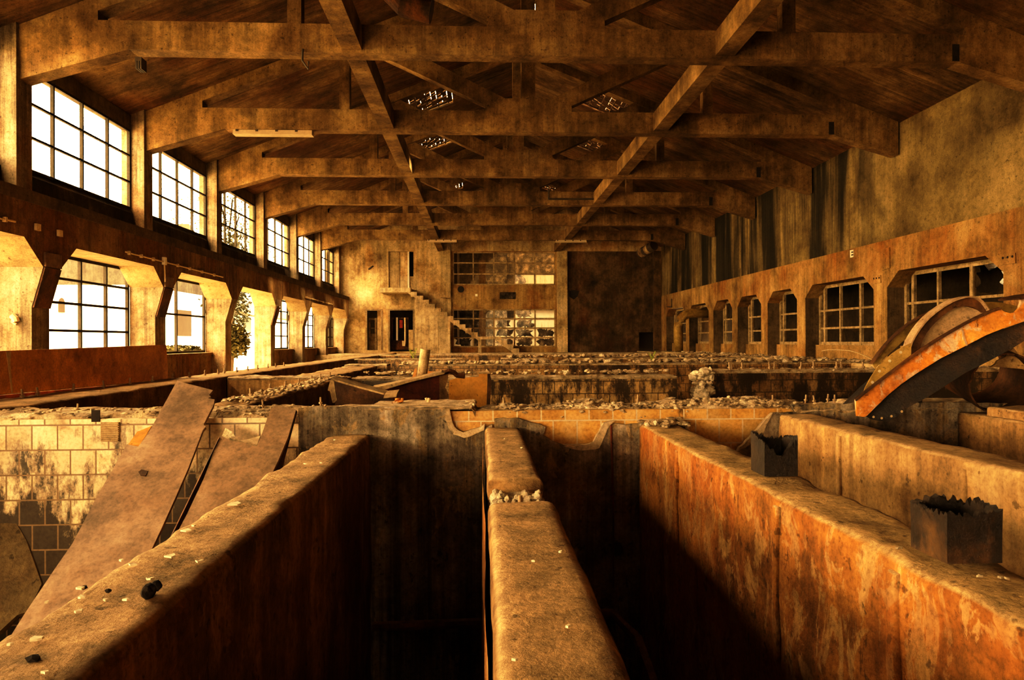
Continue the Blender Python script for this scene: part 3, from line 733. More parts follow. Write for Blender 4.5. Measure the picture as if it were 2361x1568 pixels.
# central wall: two copings with a broken gap between
tc = thing('tank_wall', 'central tank wall running straight away, its coping broken through to rubble', 'tank wall', (.157, 1.5, -2), TS)
link('wall_body', rough_bar(new(), .035, .28, -2, Y1-.03, -2, -.10, 'Y', .05, .02, .008, 3), M['tank_c'], tc, True)
link('coping', rough_bar(new(), .026, .292, -2, 2.66, -.55, .02, 'Y', .035, .035, .005, 4, 4., .006), M['tank_c'], tc, True)
link('coping', rough_bar(new(), .030, .283, 3.12, Y1-.03, -.55, .02, 'Y', .035, .03, .005, 5, 4., .008), M['tank_c'], tc, True)
bm = new(); rough_bar(bm, .04, .275, 2.6, 3.2, -.5, -.045, 'Y', .02, .02, .016, 6, 18.)
for q in range(70): rock(bm, (rnd.uniform(.06, .26), rnd.uniform(2.68, 3.1), -.04+rnd.uniform(-.01, .012)), [rnd.uniform(.008, .022)]*3, q)
link('rubble_core', bm, M['white_rubble'], tc)
bm = new(); tube(bm, [(.16, 2.78, -.06), (.16, 2.80, .015)], .010, 8); link('stud', bm, M['bolt'], tc)
bm = new()
rr = random.Random(3); prev = None
pp = []
for j in range(40):
    y = -1.5+j*.16; pp.append((y, .012+.010*nz((y, 0, 0), 2.2, 4), .015+.006*nz((y, 3, 0), 1.7)))
for (ya, xa, wa), (yb, xb, wb) in zip(pp, pp[1:]):
    vs = [bm.verts.new(v) for v in ((xa, ya, -.07), (xb, yb, -.07), (xb-.012, yb, -1.2), (xa-.012, ya, -1.2))]; bm.faces.new(vs)
link('lining', bm, M['tank_r'], tc, True)
tR1 = tankwall('long rust-orange tank wall carrying the two burnt square stubs', 1.155, 1.425, -2, Y1-.03, .04, 'tank_r', seed=7, amp=.012)
tR2 = tankwall('pale brown tank wall right of the wall with the burnt stubs', 2.2, 2.465, -2, Y1-.03, .10, 'tank_p', seed=8)
for tw_, x_, ys_ in ((tR1, 1.155, (3.98, 2.62, 1.86)), (tR2, 2.2, (4.1, 3.02))):
    for y_ in ys_: link('lining_seam', rough_bar(new(), x_-.012, x_+.02, y_-.022, y_+.022, -1.9, (.0 if x_ < 2 else .06), 'Y', .02, .012, .003, 5), M['tank_p'] if x_ > 2 else M['tank_r'], tw_, True)
tR3 = tankwall('dark streaked tank wall under the rusty fan casing', 3.57, 3.86, -2, Y1-.03, .10, 'tank_c', seed=9)
bm = new(); rough_bar(bm, 3.60, 4.3, 2.5, 4.7, .105, .17, 'Y', .06, .02, .012, 12); single('concrete_slab', bm, M['tank_p'], 'flat concrete slab lying on the tank wall below the fan casing pipe', 'slab')
tankwall('tank wall at the outer edge beyond the fan casing', 5.0, 5.3, -2, Y1-.03, .10, 'tank_c', seed=10)

# cross walls
def plasterp(pts, y, mat, parent, name='lining', t=.03):
    P = [at(a, b, Y=y) for a, b in pts]
    # ragged edge along the upper border
    Q = []
    for i, p in enumerate(P):
        q = P[(i+1) % len(P)]; Q.append(p)
        if min(p.z, q.z) > -.45:
            n = max(1, int((q-p).length/.03))
            for j in range(1, n):
                w = p.lerp(q, j/n); k = nz(w, 22, 3)*.012; Q.append(w+Vector((k, 0, nz(w, 19, 8)*.012)))
    link(name, prism(new(), Q, (0, t, 0)), M[mat], parent)
    # pale broken thickness along the same border
    return Q

c7_ = lambda a, b: (a/2.215, 860+b/2.215)
X1 = thing('tank_wall', 'nearest cross wall, lining broken away to white and orange tiles', 'tank wall', (1, 5.3, -2), TS)
link('tile_facing', box(new(), -4.3, -.9, 5.03, 5.1, -2, .10), M['tile_w'], X1)
link('tile_facing', box(new(), -.899, 8.15, 5.03, 5.1, -2, .135), M['tile_o'], X1)
# broken top: a height field that dips where mortar has fallen out
bm = new()
NX, NY = 300, 14; grid = []
def topz(x, y):
    base = .125
    if 0 < x < 2.7: base = .135+.03*max(0, math.sin((x-1.2)*2.2))
    z = base+.035*nz((x, y, 0), 2.3, 2)+.03*nz((x, y, 1), 9, 5)+.012*nz((x, y, 2), 28, 6)
    if x < -.85: z = .13+.02*nz((x, y, 0), 6, 2)+.012*nz((x, y, 0), 30, 3)
    if x > 3.0: z = .15+.015*nz((x, y, 0), 8)
    if -.85 < x < -.05: z = .168+.010*nz((x, y, 0), 9)
    if y < 5.09: z -= (.012+.06*max(0, nz((x, 0, 0), 5, 9)+.15) if x > -.05 or x < -.85 else .004)
    return z
for i in range(NX+1):
    x = -4.3+12.45*i/NX; row = []
    for j in range(NY+1):
        y0_ = 4.974 if (-.85 < x < -.06 or x > 2.34) else 5.045
        y = y0_+(5.62-y0_)*j/NY
        row.append(bm.verts.new((x, y, topz(x, y))))
    row.append(bm.verts.new((x, 5.62, -.02))); row.insert(0, bm.verts.new((x, y0_+.012, .05 if y0_ > 5 else (.152 if x < 0 else .135))))
    grid.append(row)
for A, B in zip(grid, grid[1:]):
    for k in range(len(A)-1): bm.faces.new((A[k], B[k], B[k+1], A[k+1]))
link('broken_top', bm, M['rubble'], X1)
link('wall_body', box(new(), -4.3, 8.15, 5.101, 5.62, -2, .06), M['tile_d'], X1)
a_, b_ = at(*c7_(515, 252), Y=5.02), at(*c7_(610, 350), Y=5.02)
bm = new(); box(bm, a_.x, b_.x, 5.018, 5.0295, b_.z, a_.z)
for q in range(9): z_ = b_.z+(a_.z-b_.z)*(q+.3)/9; box(bm, a_.x+.004, b_.x-.004, 5.008, 5.0175, z_, z_+.009)
link('ribbed_tile', bm, M['pipe_pale'], X1)
a_, b_ = at(*c7_(465, 190), Y=5.02), at(*c7_(508, 250), Y=5.02)
link('missing_tile', box(new(), a_.x, b_.x, 5.022, 5.0295, b_.z, a_.z), M['black'], X1)
B_ = 1750
plasterp([(688, 941), (720, 938), (900, 938), (1035, 940), (1028, 950), (1029, 965), (1035, 985), (1048, 1000), (1070, 1008), (1095, 999), (1114, 991), (1135, 978), (1135, B_), (688, B_)], 4.985, 'plaster', X1)
plasterp([(1195, 964), (1232, 976), (1258, 985), (1252, 1004), (1275, 1018), (1300, 1027), (1340, 1036), (1378, 1031), (1392, 1004), (1400, 986), (1418, 976), (1445, 980), (1485, 975), (1485, B_), (1140, B_), (1140, 966)], 4.985, 'plaster', X1)
plasterp([(1548, 962), (1570, 968), (1582, 984), (1588, 1000), (1584, 1012), (1570, 1012), (1540, 1000), (1520, 985)], 4.985, 'plaster', X1)
plasterp([(1700, 1042), (1725, 1022), (1752, 1005), (1762, 975), (1782, 952), (1830, 950), (1870, 950), (1870, B_), (1690, B_)], 4.985, 'plaster', X1)
plasterp([(1826, 933), (1900, 931), (1990, 930), (2130, 928), (2320, 930), (2420, 930), (2420, B_), (1835, B_), (1835, 950)], 4.98, 'plaster', X1)
for pl in ([(1027, 945), (1036, 940), (1040, 960), (1048, 985), (1068, 997), (1098, 988), (1118, 978), (1116, 992), (1095, 1001), (1070, 1010), (1046, 1002), (1034, 987), (1027, 965)],
           [(1300, 1029), (1340, 1026), (1368, 1020), (1382, 995), (1392, 975), (1418, 970), (1402, 987), (1396, 1003), (1382, 1033), (1340, 1039)],
           [(1700, 1044), (1722, 1016), (1748, 990), (1765, 968), (1782, 952), (1768, 978), (1757, 1006), (1728, 1026)],
           [(1555, 964), (1570, 962), (1580, 975), (1591, 990), (1586, 1006), (1580, 984), (1568, 972)]):
    plasterp(pl, 4.977, 'plaster_edge', X1, 'broken_edge', .04)
bm = new(); tube(bm, [(-.78, 4.95, -1.40), (0, 4.94, -1.385)], .035, 8); single('pit_pipe', bm, M['tank_c'], 'dim pipe crossing the back of the left open tank near its bottom', 'pipe')
bm = new(); tube(bm, [(.3, 4.95, -1.33), (.95, 4.94, -1.34), (1.06, 4.6, -1.38), (1.08, 3.3, -1.7)], .035, 8); single('pit_pipe', bm, M['tank_c'], 'dim bent pipe round the bottom of the right open tank', 'pipe')
bm = new(); tube(bm, [at(1409, 980, Y=4.965), at(1411, 1060, Y=4.965), at(1414, 1200, Y=4.965), at(1414, 1350, Y=4.965)], .008, 6)
single('rusty_rod', bm, M['maroon'], 'thin rusty rod down the lining of the right open tank', 'rod')

def crosswall(label, y0, y1, x0, x1, z1, mat, seed, gaps=(), topmat='rubble', am=.8):
    t = thing('tank_wall', label, 'tank wall', ((x0+x1)/2, (y0+y1)/2, -2), TS)
    segs = []; a = x0
    for g0, g1 in gaps: segs.append((a, g0)); a = g1
    segs.append((a, x1))
    for s0, s1 in segs:
        link('wall_body', box(new(), s0, s1, y0+.02, y1-.02, -2, z1-.04), M[mat], t)
        bm = new(); n = int((s1-s0)/.045)+2; g = []
        for i in range(n+1):
            x = s0+(s1-s0)*i/n; row = [bm.verts.new((x, y0+.02, z1-.05))]
            for j in range(8):
                y = y0+(y1-y0)*j/7; row.append(bm.verts.new((x, y, z1-.008+am*(.03*nz((x, y, 0), 3, seed)+.022*nz((x, y, 0), 12, seed))-(.012 if j in (0, 7) else 0)*(1+nz((x, 0, 0), 6, seed)))))
            row.append(bm.verts.new((x, y1-.02, z1-.05))); g.append(row)
        for A, B in zip(g, g[1:]):
            for k in range(len(A)-1): bm.faces.new((A[k], B[k], B[k+1], A[k+1]))
        link('broken_top', bm, M[topmat], t)
    return t
X2l = crosswall('short streaked cross wall closing the narrow left channel', 9.98, 10.5, -3.64, -2.21, .15, 'tank_p', 3)
X2 = crosswall('second cross wall of sooty square tiles behind the rusty sheets', 9.82, 10.4, -1.84, 2.86, .14, 'tile_b', 4)
X2b = crosswall('blackened tile cross wall between the broken gap and the fan casing', 9.85, 10.5, 3.34, 8.14, .21, 'tile_d', 5)
X3 = crosswall('third cross wall of dark brick with rubble on top', 14.65, 15.3, -2.9, 8.14, .165, 'tile_s', 6, gaps=((-2.0, -1.75),), am=.5)
X4 = crosswall('fourth cross wall of dark tiles far down the hall', 19.9, 20.5, -4.0, 8.14, .15, 'tile_s', 7, gaps=((-.55, 0.6), (1.9, 2.6)), am=.5)
X5 = crosswall('last cross wall of dark bricks before the far platform', 25.0, 25.6, -4.0, 8.14, .17, 'tile_s', 8, am=.3)
crosswall('low ledge of bricks before the foot of the far stair', 29.8, 30.4, -2.5, 8.14, .12, 'tile_s', 9, am=.3)
bm = new(); 

for q in range(110):
    zz = rnd.uniform(-.45, .20); rock(bm, (3.26+rnd.uniform(-.09, .13)-.12*max(0, -zz), 9.86+rnd.uniform(-.06, .3), zz), [rnd.uniform(.03, .075)*w_ for w_ in (1.1, 1, .8)], q+20, 2)
single('broken_masonry', bm, M['white_rubble'], 'pale crumbling masonry end beside the gap in the tile cross wall', 'broken masonry')
tl_ = tankwall('long left tank wall with a row of bolts, below the red steel panel', -4.30, -3.66, 4.9, 30, .15, 'tank_c', seed=11, step=.12, amp=.012, edge=.03)
tankwall('rubbly dividing wall between the left channel and the rusty sheets', -2.2, -1.86, 5.63, 9.97, .14, 'tank_c', seed=12, step=.06, amp=.03, edge=.08)
tankwall('low dividing wall in the second left channel', -2.9, -2.2, 10.52, 14.6, .12, 'tank_c', seed=13, step=.08, amp=.03, edge=.1)
tr = thing('tank_wall', 'pale tiled edge of the right walkway beyond the black tile wall', 'tank wall', (8.1, 20, -2), TS)
link('tile_facing', box(new(), 8.148, 8.16, 4.9, 30.5, -2, .13), M['tile_y'], tr)
link('broken_top', rough_bar(new(), 8.165, 8.5, 4.9, 30.5, .1, .15, 'Y', .15, .02, .03, 3), M['walk'], tr)

# rubble, uncountable
def rubble(name, label, pts, n, size, mat, seed):
    rr = random.Random(seed); bm = new()
    for q in range(n):
        x, y, z = pts(rr); s = rr.uniform(*size)
        rock(bm, (x, y, z), (s*rr.uniform(.7, 1.6), s*rr.uniform(.7, 1.4), s*rr.uniform(.35, .8)), q+seed)
    return single(name, bm, M[mat], label, 'rubble', kind='stuff')
def onx1(rr):
    x = rr.choice((rr.uniform(-.1, 2.6), rr.uniform(-4, -1), rr.uniform(.2, 2.4))); y = rr.uniform(5.02, 5.58); return x, y, topz(x, y)+.004
rubble('rubble', 'pale mortar rubble strewn along the nearest cross wall', onx1, 900, (.006, .024), 'rubble', 1)
rubble('rubble', 'heap of broken tile on the far end of the stub-carrying wall', lambda rr: (rr.gauss(1.3, .07), rr.gauss(4.86, .06), .045+abs(rr.gauss(0, .012))), 60, (.012, .03), 'rubble', 2)
rubble('rubble', 'rubble bank on the third cross wall left of centre', lambda rr: (rr.uniform(-1.7, 1.2), rr.uniform(14.7, 15.25), .17+rr.uniform(0, .03)), 260, (.02, .07), 'rubble', 3)
rubble('rubble', 'long rubble heap on the third and fourth cross walls right of centre', lambda rr: (rr.uniform(.8, 7.5), rr.choice((rr.uniform(14.7, 15.25), rr.uniform(19.95, 20.45))), .17+rr.uniform(0, .05)), 520, (.02, .09), 'rubble', 4)
rubble('rubble', 'crumbled mortar on the dividing wall by the left channel', lambda rr: (rr.uniform(-2.18, -1.88), rr.uniform(5.7, 9.8), .15+rr.uniform(0, .015)), 260, (.01, .035), 'rubble', 5)
rubble('rubble', 'rubble along the right walkway under the right wall openings', lambda rr: (rr.uniform(8.2, 9.3), rr.uniform(11, 28.6), .13+rr.uniform(0, .04)), 320, (.02, .07), 'rubble', 6)
rubble('rubble', 'crumbs and broken mortar on the second cross wall', lambda rr: (rr.choice((rr.uniform(-1.8, 2.8), rr.uniform(3.75, 8))), rr.uniform(9.9, 10.4), .17+rr.uniform(0, .03)), 330, (.012, .05), 'rubble', 8)

# ---------------------------------------------------------------- bolts
def bolt_bm():
    bm = new(); tube(bm, [(0, 0, -.01), (0, 0, .075)], .009, 8); return bm
def nut_bm():
    bm = new(); tube(bm, [(0, 0, .012), (0, 0, .028)], .019, 6); return bm
b0 = thing('anchor_bolt', 'x', 'bolt'); link('shank', bolt_bm(), M['bolt'], b0); link('nut', nut_bm(), M['bolt'], b0.children[0])
first = [True]
def bolts(pxs, z, label, group, sc=1.):
    for p in pxs:
        o = b0 if first[0] else copy_tree(b0); first[0] = False
        v = at(*p, Z=z) if len(p) == 2 else Vector(p)
        o.location = v+Vector((0, 0, -.004)); o.scale = (sc,)*3
        o.rotation_euler = (rnd.uniform(-.12, .12), rnd.uniform(-.12, .12), rnd.uniform(0, 3))
        o['label'] = label; o['group'] = group
bolts([(52, 918), (88, 913), (170, 903), (240, 894.6), (300, 887.6), (351, 882), (398, 876), (437, 871), (472, 866.5), (503, 863), (517, 861), (546, 858), (571, 855), (594, 852), (617, 849), (635, 847), (655, 844.5)], .15,
      'rusty anchor bolt standing on the long left tank wall', 'anchor bolts along the left tank wall', 1.15)
bolts([(578, 914), (621, 902), (658, 895), (689, 888), (717, 880), (740, 875), (761, 871)], .14, 'anchor bolt standing on the rubbly wall beside the left channel', 'anchor bolts on the dividing wall', 1.1)
bolts([(-3.1, 5.4, .125), (-1.7, 5.42, .14), (-1.25, 5.4, .16), (.18, 5.35, .15), (1.25, 5.4, .16), (2.35, 5.4, .15)], .15, 'anchor bolt standing in the rubble of the nearest cross wall', 'anchor bolts on the nearest cross wall', .8)
bolts([(2.62, 5.4, .15), (2.66, 5.33, .15), (2.83, 5.45, .15), (2.86, 5.4, .15)], .15, 'anchor bolt in the cluster left of the fan casing tip', 'anchor bolts by the fan casing tip', .8)
bolts([(at(x, 852, Y=10.15).x, 10.15, .205) for x in (1682, 1687, 1712, 1775, 1785, 1846, 1876, 1929, 1940, 1990)], .2, 'anchor bolt standing on the blackened tile cross wall', 'anchor bolts on the blackened tile wall', 1.5)

# ---------------------------------------------------------------- chips on the wall tops
def chip(px, z, s, label, seed, mat='chip', group='pale chips on the lower left wall'):
    rr = random.Random(seed); p = at(*px, Z=z); n = rr.randint(4, 6); s *= .72
    pts = [p+Vector((math.cos(2*math.pi*(k+rr.uniform(-.3, .3))/n)*s*rr.uniform(.6, 1.2), math.sin(2*math.pi*(k+rr.uniform(-.3, .3))/n)*s*rr.uniform(.5, 1.), .003+rr.uniform(0, .003))) for k in range(n)]
    return single('plaster_chip', prism(new(), pts, (0, 0, .005)), M[mat], label, 'chip', group)
for q, (px, s) in enumerate([((1200, 675), .045), ((950, 813), .026), ((875, 945), .026), ((1020, 972), .02), ((680, 988), .016), ((770, 1062), .018), ((410, 1113), .017), ((418, 1157), .017), ((650, 1170), .017), ((400, 1232), .018), ((188, 1370), .022), ((50, 1403), .01), ((990, 790), .012), ((537, 1172), .009), ((620, 968), .01), ((1640, 465), .012), ((1710, 347), .014), ((240, 1185), .008), ((1560, 470), .018), ((230, 1545), .01)]):
    chip((px[0]/2.215, 860+px[1]/2.215), -.015, s, 'largest pale plaster chip on the lower left tank wall' if q == 0 else 'small pale plaster chip on the lower left tank wall', q)
for q, px in enumerate([(1163, 1014), (1202, 1035), (1186, 1529), (1292, 1278), (1310, 1450), (1230, 1300)]):
    chip(px, .024, .010, 'tiny pale chip on the central tank wall', q+50, group='pale chips on the central wall')
for q, px in enumerate([(2068, 1270), (2075, 1268), (2305, 1338), (2322, 1340), (2258, 1335)]):
    chip(px, .05, .010, 'tiny chip on the stub-carrying wall near the larger stub', q+70, 'rubble', group='chips by the larger stub')
bm = new(); p = at(345, 1368, Z=-.01); rock(bm, p+Vector((0, 0, .008)), (.016, .024, .02), 5, 3); rock(bm, p+Vector((.012, .01, .016)), (.014, .012, .014), 9, 2); single('charred_lump', bm, M['black'], 'black charred lump on the edge of the lower left tank wall', 'lump')
for q, (px, s) in enumerate([((192, 1355), .009), ((250, 1362), .008), ((75, 1518), .012)]):
    bm = new(); p = at(*px, Z=-.012); rock(bm, p, (s*1.3, s, s*.7), 40+q, 1); single('crumb', bm, M['black'], 'tiny dark crumb on the lower left tank wall', 'crumb', 'dark crumbs on the lower left wall')

# ---------------------------------------------------------------- burnt square stubs
def stub(label, x0, x1, y0, y1, z, hts, seed):
    """square tube whose torn rim height is given at its four corners and mid sides"""
    t = thing('square_stub', label, 'duct stub', ((x0+x1)/2, (y0+y1)/2, z), 'burnt square stubs')
    w = .014; loop = []; n = 26
    cor = [(x0, y0), (x1, y0), (x1, y1), (x0, y1)]
    for e in range(4):
        (ax, ay), (bx_, by) = cor[e], cor[(e+1) % 4]
        for k in range(n):
            s = k/n; h = hts[2*e]*(1-2*s)+hts[2*e+1]*2*s if s < .5 else hts[2*e+1]*(2-2*s)+hts[(2*e+2) % 8]*(2*s-1)
            loop.append((ax+(bx_-ax)*s, ay+(by-ay)*s, h+.014*nz((s*9, e, seed), 2.7)+.013*nz((s*3.1, e, seed), 3)))
    cx, cy = (x0+x1)/2, (y0+y1)/2
    def inn(p): return (cx+(p[0]-cx)*(1-2*w/(x1-x0)), cy+(p[1]-cy)*(1-2*w/(y1-y0)))
    bm = new(); m = len(loop); ro, rt, ri, rb = [], [], [], []
    mid = []
    for p in loop:
        bul = 1+.02*nz(p, 9, seed)
        ro.append(bm.verts.new((p[0], p[1], z))); mid.append(bm.verts.new((cx+(p[0]-cx)*bul, cy+(p[1]-cy)*bul, z+p[2]*.5))); rt.append(bm.verts.new((p[0]+.004*nz(p, 30, 1), p[1]+.004*nz(p, 30, 2), z+p[2])))
        q = inn(p); ri.append(bm.verts.new((q[0], q[1], z+p[2]-.004))); rb.append(bm.verts.new((q[0], q[1], z+.01)))
    for A, B in ((ro, mid), (mid, rt), (rt, ri), (ri, rb)):
        for k in range(m): bm.faces.new((A[k], A[(k+1) % m], B[(k+1) % m], B[k]))
    bm.faces.new(rb)
    link('tube', bm, M['burnt'], t)
    return t
stub('larger burnt square steel stub, nearest on the rust-orange tank wall', 1.247, 1.40, 1.775, 1.93, .047, [.135, .13, .142, .15, .135, .15, .135, .125], 1)
stub('smaller burnt square stub farther along the rust-orange wall, torn to a notch', 1.25, 1.40, 2.96, 3.11, .047, [.15, .085, .165, .17, .15, .15, .18, .165], 9)

# ---------------------------------------------------------------- leaning steel plates and the red panel
sl = math.atan(.74); pl1 = (Vector((0, 5.0, .185)), Vector((0, -math.sin(sl), math.cos(sl))))
nrm = pl1[1]
def leaning(pxs, plane, thick=.02): return prism(new(), [at(a, b, plane=plane) for a, b in pxs], plane[1]*-thick)
c7 = lambda a, b: (a/2.215, 860+b/2.215)
lp = thing('steel_plate', 'tall brown steel plate with a notched top leaning in the left tank', 'steel plate', tuple(at(200, 1350, plane=pl1)), 'leaning steel plates')
link('plate', leaning([c7(905, 38), c7(940, 50), c7(1020, 70), c7(1088, 88), c7(1068, 112), c7(1078, 122), c7(1062, 128), c7(1096, 135), c7(1090, 165), c7(1040, 262), c7(1050, 275), c7(1036, 292), c7(960, 490), c7(890, 650), c7(822, 800), c7(610, 1250), c7(480, 1560), c7(-80, 1560), c7(120, 1238), c7(280, 1000), c7(370, 870), c7(490, 640), c7(600, 450), c7(648, 364), c7(706, 376), c7(740, 330), c7(776, 274)], pl1), M['steel'], lp)
pa_ = (pl1[0]-nrm*-.004, nrm)
bm = leaning([c7(706, 505), c7(722, 492), c7(755, 500), c7(742, 526), c7(716, 522)], pa_, .005); link('hole_edge', bm, M['dark_steel'], lp)
bm = leaning([c7(655, 365), c7(700, 300), c7(775, 270), c7(738, 330), c7(708, 376)], (pl1[0]-nrm*.03, nrm), .01); link('backing_plate', bm, M['orange_steel'], lp)
pl2 = (Vector((0, 5.0, .188)), nrm)
lc = thing('steel_channel', 'folded brown steel channel with a torn edge leaning beside the notched plate', 'steel channel', tuple(at(520, 1150, plane=pl2)))
link('web', leaning([c7(1112, 335), c7(1130, 320), c7(1148, 330), c7(1180, 345), c7(1215, 350), c7(1250, 358), c7(1310, 375), c7(1335, 320), c7(1365, 230), c7(1385, 180), c7(1410, 165), c7(1440, 172), c7(1500, 180), c7(1512, 188), c7(1470, 330), c7(1420, 450), c7(1300, 700), c7(1000, 1350), c7(620, 1350), c7(955, 720), c7(1040, 540), c7(1070, 460)], pl2), M['steel'], lc)
A = [at(*c7(1113, 335), plane=pl2), at(*c7(955, 720), plane=pl2), at(*c7(620, 1350), plane=pl2)]
dn = nrm*-.085+Vector((-.02, 0, 0))
link('flange', prism(new(), [A[0], A[2], A[2]+dn, A[1]+dn, A[0]+dn*.3], (.012, .0, .012)), M['dark_steel'], lc)
A = [at(*c7(1512, 188), plane=pl2), at(*c7(1420, 450), plane=pl2), at(*c7(1300, 700), plane=pl2)]
dn = nrm*-.085+Vector((.02, 0, 0))
link('flange', prism(new(), [A[0], A[2], A[2]+dn, A[1]+dn*.8, A[0]+dn*.25], (-.012, 0, -.005)), M['dark_steel'], lc)
bm = leaning([c7(1130, 330), c7(1150, 280), c7(1185, 300), c7(1215, 345), c7(1260, 340), c7(1330, 320), c7(1310, 374), c7(1215, 352)], (pl2[0]-nrm*.04, nrm), .01); link('torn_edge', bm, M['plaster_edge'], lc)
sb = (Vector((-2.5, 3.9, -.6)), Vector((.25, -.8, .55)).normalized())
single('concrete_slab', prism(new(), [at(a, b, plane=sb) for a, b in ((-90, 1200), (0, 1206), (38, 1207), (60, 1245), (80, 1300), (96, 1346), (66, 1410), (40, 1418), (0, 1455), (-90, 1500))], sb[1]*-.06), M['dark_jamb'], 'grey broken slab lying in the dark of the lower left tank', 'slab')

XP = -4.40
rp = thing('red_panel', 'long red-brown steel panel standing along the left tank wall', 'steel panel', (XP, 7, .1))
def onp(l, X=XP): return [at(a, b, X=X) for a, b in l]
link('panel', prism(new(), onp([(-260, 820), (10, 809), (383, 795), (386, 830), (387, 862), (386, 875), (28, 907), (-260, 935)]), (-.015, 0, 0)), M['red_steel'], rp)
link('panel_foot', prism(new(), onp([(-260, 937), (28, 909), (386, 877), (389, 890), (30, 925), (-260, 960)], XP-.06), (-.015, 0, 0)), M['maroon'], rp)
link('seam', prism(new(), onp([(14, 810), (26, 810), (24, 840), (30, 905), (27, 907), (20, 850)], XP+.004), (-.003, 0, 0)), M['conduit'], rp)

# ---------------------------------------------------------------- debris between the first two cross walls
k12 = lambda a, b: (700+a/4.919, 780+b/4.919)
def slabp(pxs, Y, vec, mat, name, parent): return link(name, prism(new(), [at(*k12(a, b), Y=Y) for a, b in pxs], vec), M[mat], parent)
dc = thing('steel_channel', 'dark steel channel tipped down between the first two cross walls', 'steel channel', tuple(at(*k12(600, 720), Y=6.6)))
slabp([(312, 458), (350, 470), (640, 560), (900, 640), (1060, 725), (1060, 900), (330, 900), (375, 640), (330, 500)], 6.6, (0, .02, 0), 'dark_steel', 'web', dc)
slabp([(300, 455), (345, 462), (620, 545), (915, 625), (905, 640), (620, 565), (330, 480)], 6.35, (0, .25, .01), 'pipe_pale', 'top_flange', dc)
slabp([(310, 455), (345, 480), (360, 600), (380, 700), (345, 735), (325, 730), (300, 600), (272, 592), (290, 520)], 6.35, (0, .02, 0), 'pipe_pale', 'end_plate', dc)
slabp([(915, 640), (1060, 622), (1052, 668), (905, 680)], 6.3, (0, .2, .02), 'pipe_pale', 'bent_tab', dc)
rs = thing('rusted_sheet', 'maroon rusted sheet with a pale wavy top edge in the middle tank', 'steel sheet', tuple(at(*k12(1200, 720), Y=7.0)))
slabp([(905, 585), (1200, 490), (1590, 400), (1640, 405), (1620, 480), (1600, 560), (1640, 640), (1620, 720), (1640, 900), (930, 900)], 7.0, (0, .015, 0), 'maroon', 'sheet', rs)
slabp([(765, 565), (900, 540), (1180, 480), (1400, 425), (1560, 385), (1600, 395), (1590, 406), (1400, 450), (1200, 500), (1050, 545), (905, 585), (820, 575)], 6.8, (0, .2, .015), 'pipe_pale', 'rolled_edge', rs)
slabp([(1540, 430), (1640, 405), (1635, 470), (1605, 560), (1640, 640), (1615, 720), (1640, 900), (1540, 900)], 6.98, (0, .015, 0), 'tank_c', 'torn_flap', rs)
bm = new(); tube(bm, [at(*k12(a, b), Y=7.1) for a, b in ((1590, 395), (1650, 372), (1700, 385), (1740, 420), (1830, 430))], .03, 6); link('twisted_scrap', bm, M['dark_steel'], rs)
ob = thing('orange_sheet', 'bright orange steel box side half in shadow in the middle tank', 'steel box', tuple(at(*k12(1900, 720), Y=7.6)))
slabp([(1650, 480), (1720, 455), (1985, 435), (1990, 395), (2085, 390), (2085, 470), (2070, 900), (1640, 900)], 7.6, (0, .012, 0), 'orange_steel', 'side', ob)
slabp([(2086, 390), (2112, 395), (2128, 470), (2110, 900), (2071, 900), (2086, 470)], 7.59, (0, .3, 0), 'dark_steel', 'edge', ob)
slabp([(1985, 392), (2110, 390), (2115, 402), (1990, 405)], 7.55, (0, .3, 0), 'pipe_pale', 'top_edge', ob)
p0, p1 = at(*k12(1335, 480), Y=7.9), at(*k12(1382, 125), Y=7.9)
hp = single('standing_pipe', hollow(new(), p0-(p1-p0)*.9, p1, .29*.2, .008, 28), M['pipe_pale'], 'open-ended pipe standing tilted out of the middle tank', 'pipe')
sc_ = single('scrap_strip', prism(new(), [at(*k12(a, b), Y=8.0) for a, b in ((1228, 460), (1258, 345), (1285, 340), (1275, 450), (1270, 700), (1220, 700))], (0, .01, 0)), M['red_steel'], 'narrow orange steel strip left of the standing pipe', 'scrap')
sc2 = single('scrap_strip', prism(new(), [at(*k12(a, b), Y=8.3) for a, b in ((1405, 415), (1400, 372), (1480, 378), (1560, 388), (1550, 500), (1400, 500))], (0, .01, 0)), M['red_steel'], 'low orange steel strip right of the standing pipe', 'scrap')
bm = new(); q = [at(*k12(a, b), Y=5.35) for a, b in ((1000, 745), (1075, 755), (1130, 722), (1060, 712))]; prism(bm, q, (0, 0, .015)); tube(bm, [at(*k12(1068, 725), Y=5.4), at(*k12(1068, 680), Y=5.4)], .022, 8); tube(bm, [at(*k12(1118, 720), Y=5.4), at(*k12(1120, 680), Y=5.4)], .010, 8)
single('bolted_bracket', bm, M['rust_orange'], 'small rusty bolted bracket on the nearest cross wall by the channel', 'bracket')
bm = new(); tube(bm, [at(*k12(1415, 730), Y=5.42), at(*k12(1422, 678), Y=5.42)], .012, 8); tube(bm, [at(*k12(1395, 700), Y=5.42), at(*k12(1385, 675), Y=5.42)], .009, 8)
single('bent_stud', bm, M['conduit'], 'pale twin stud on the nearest cross wall before the maroon sheet', 'stud')

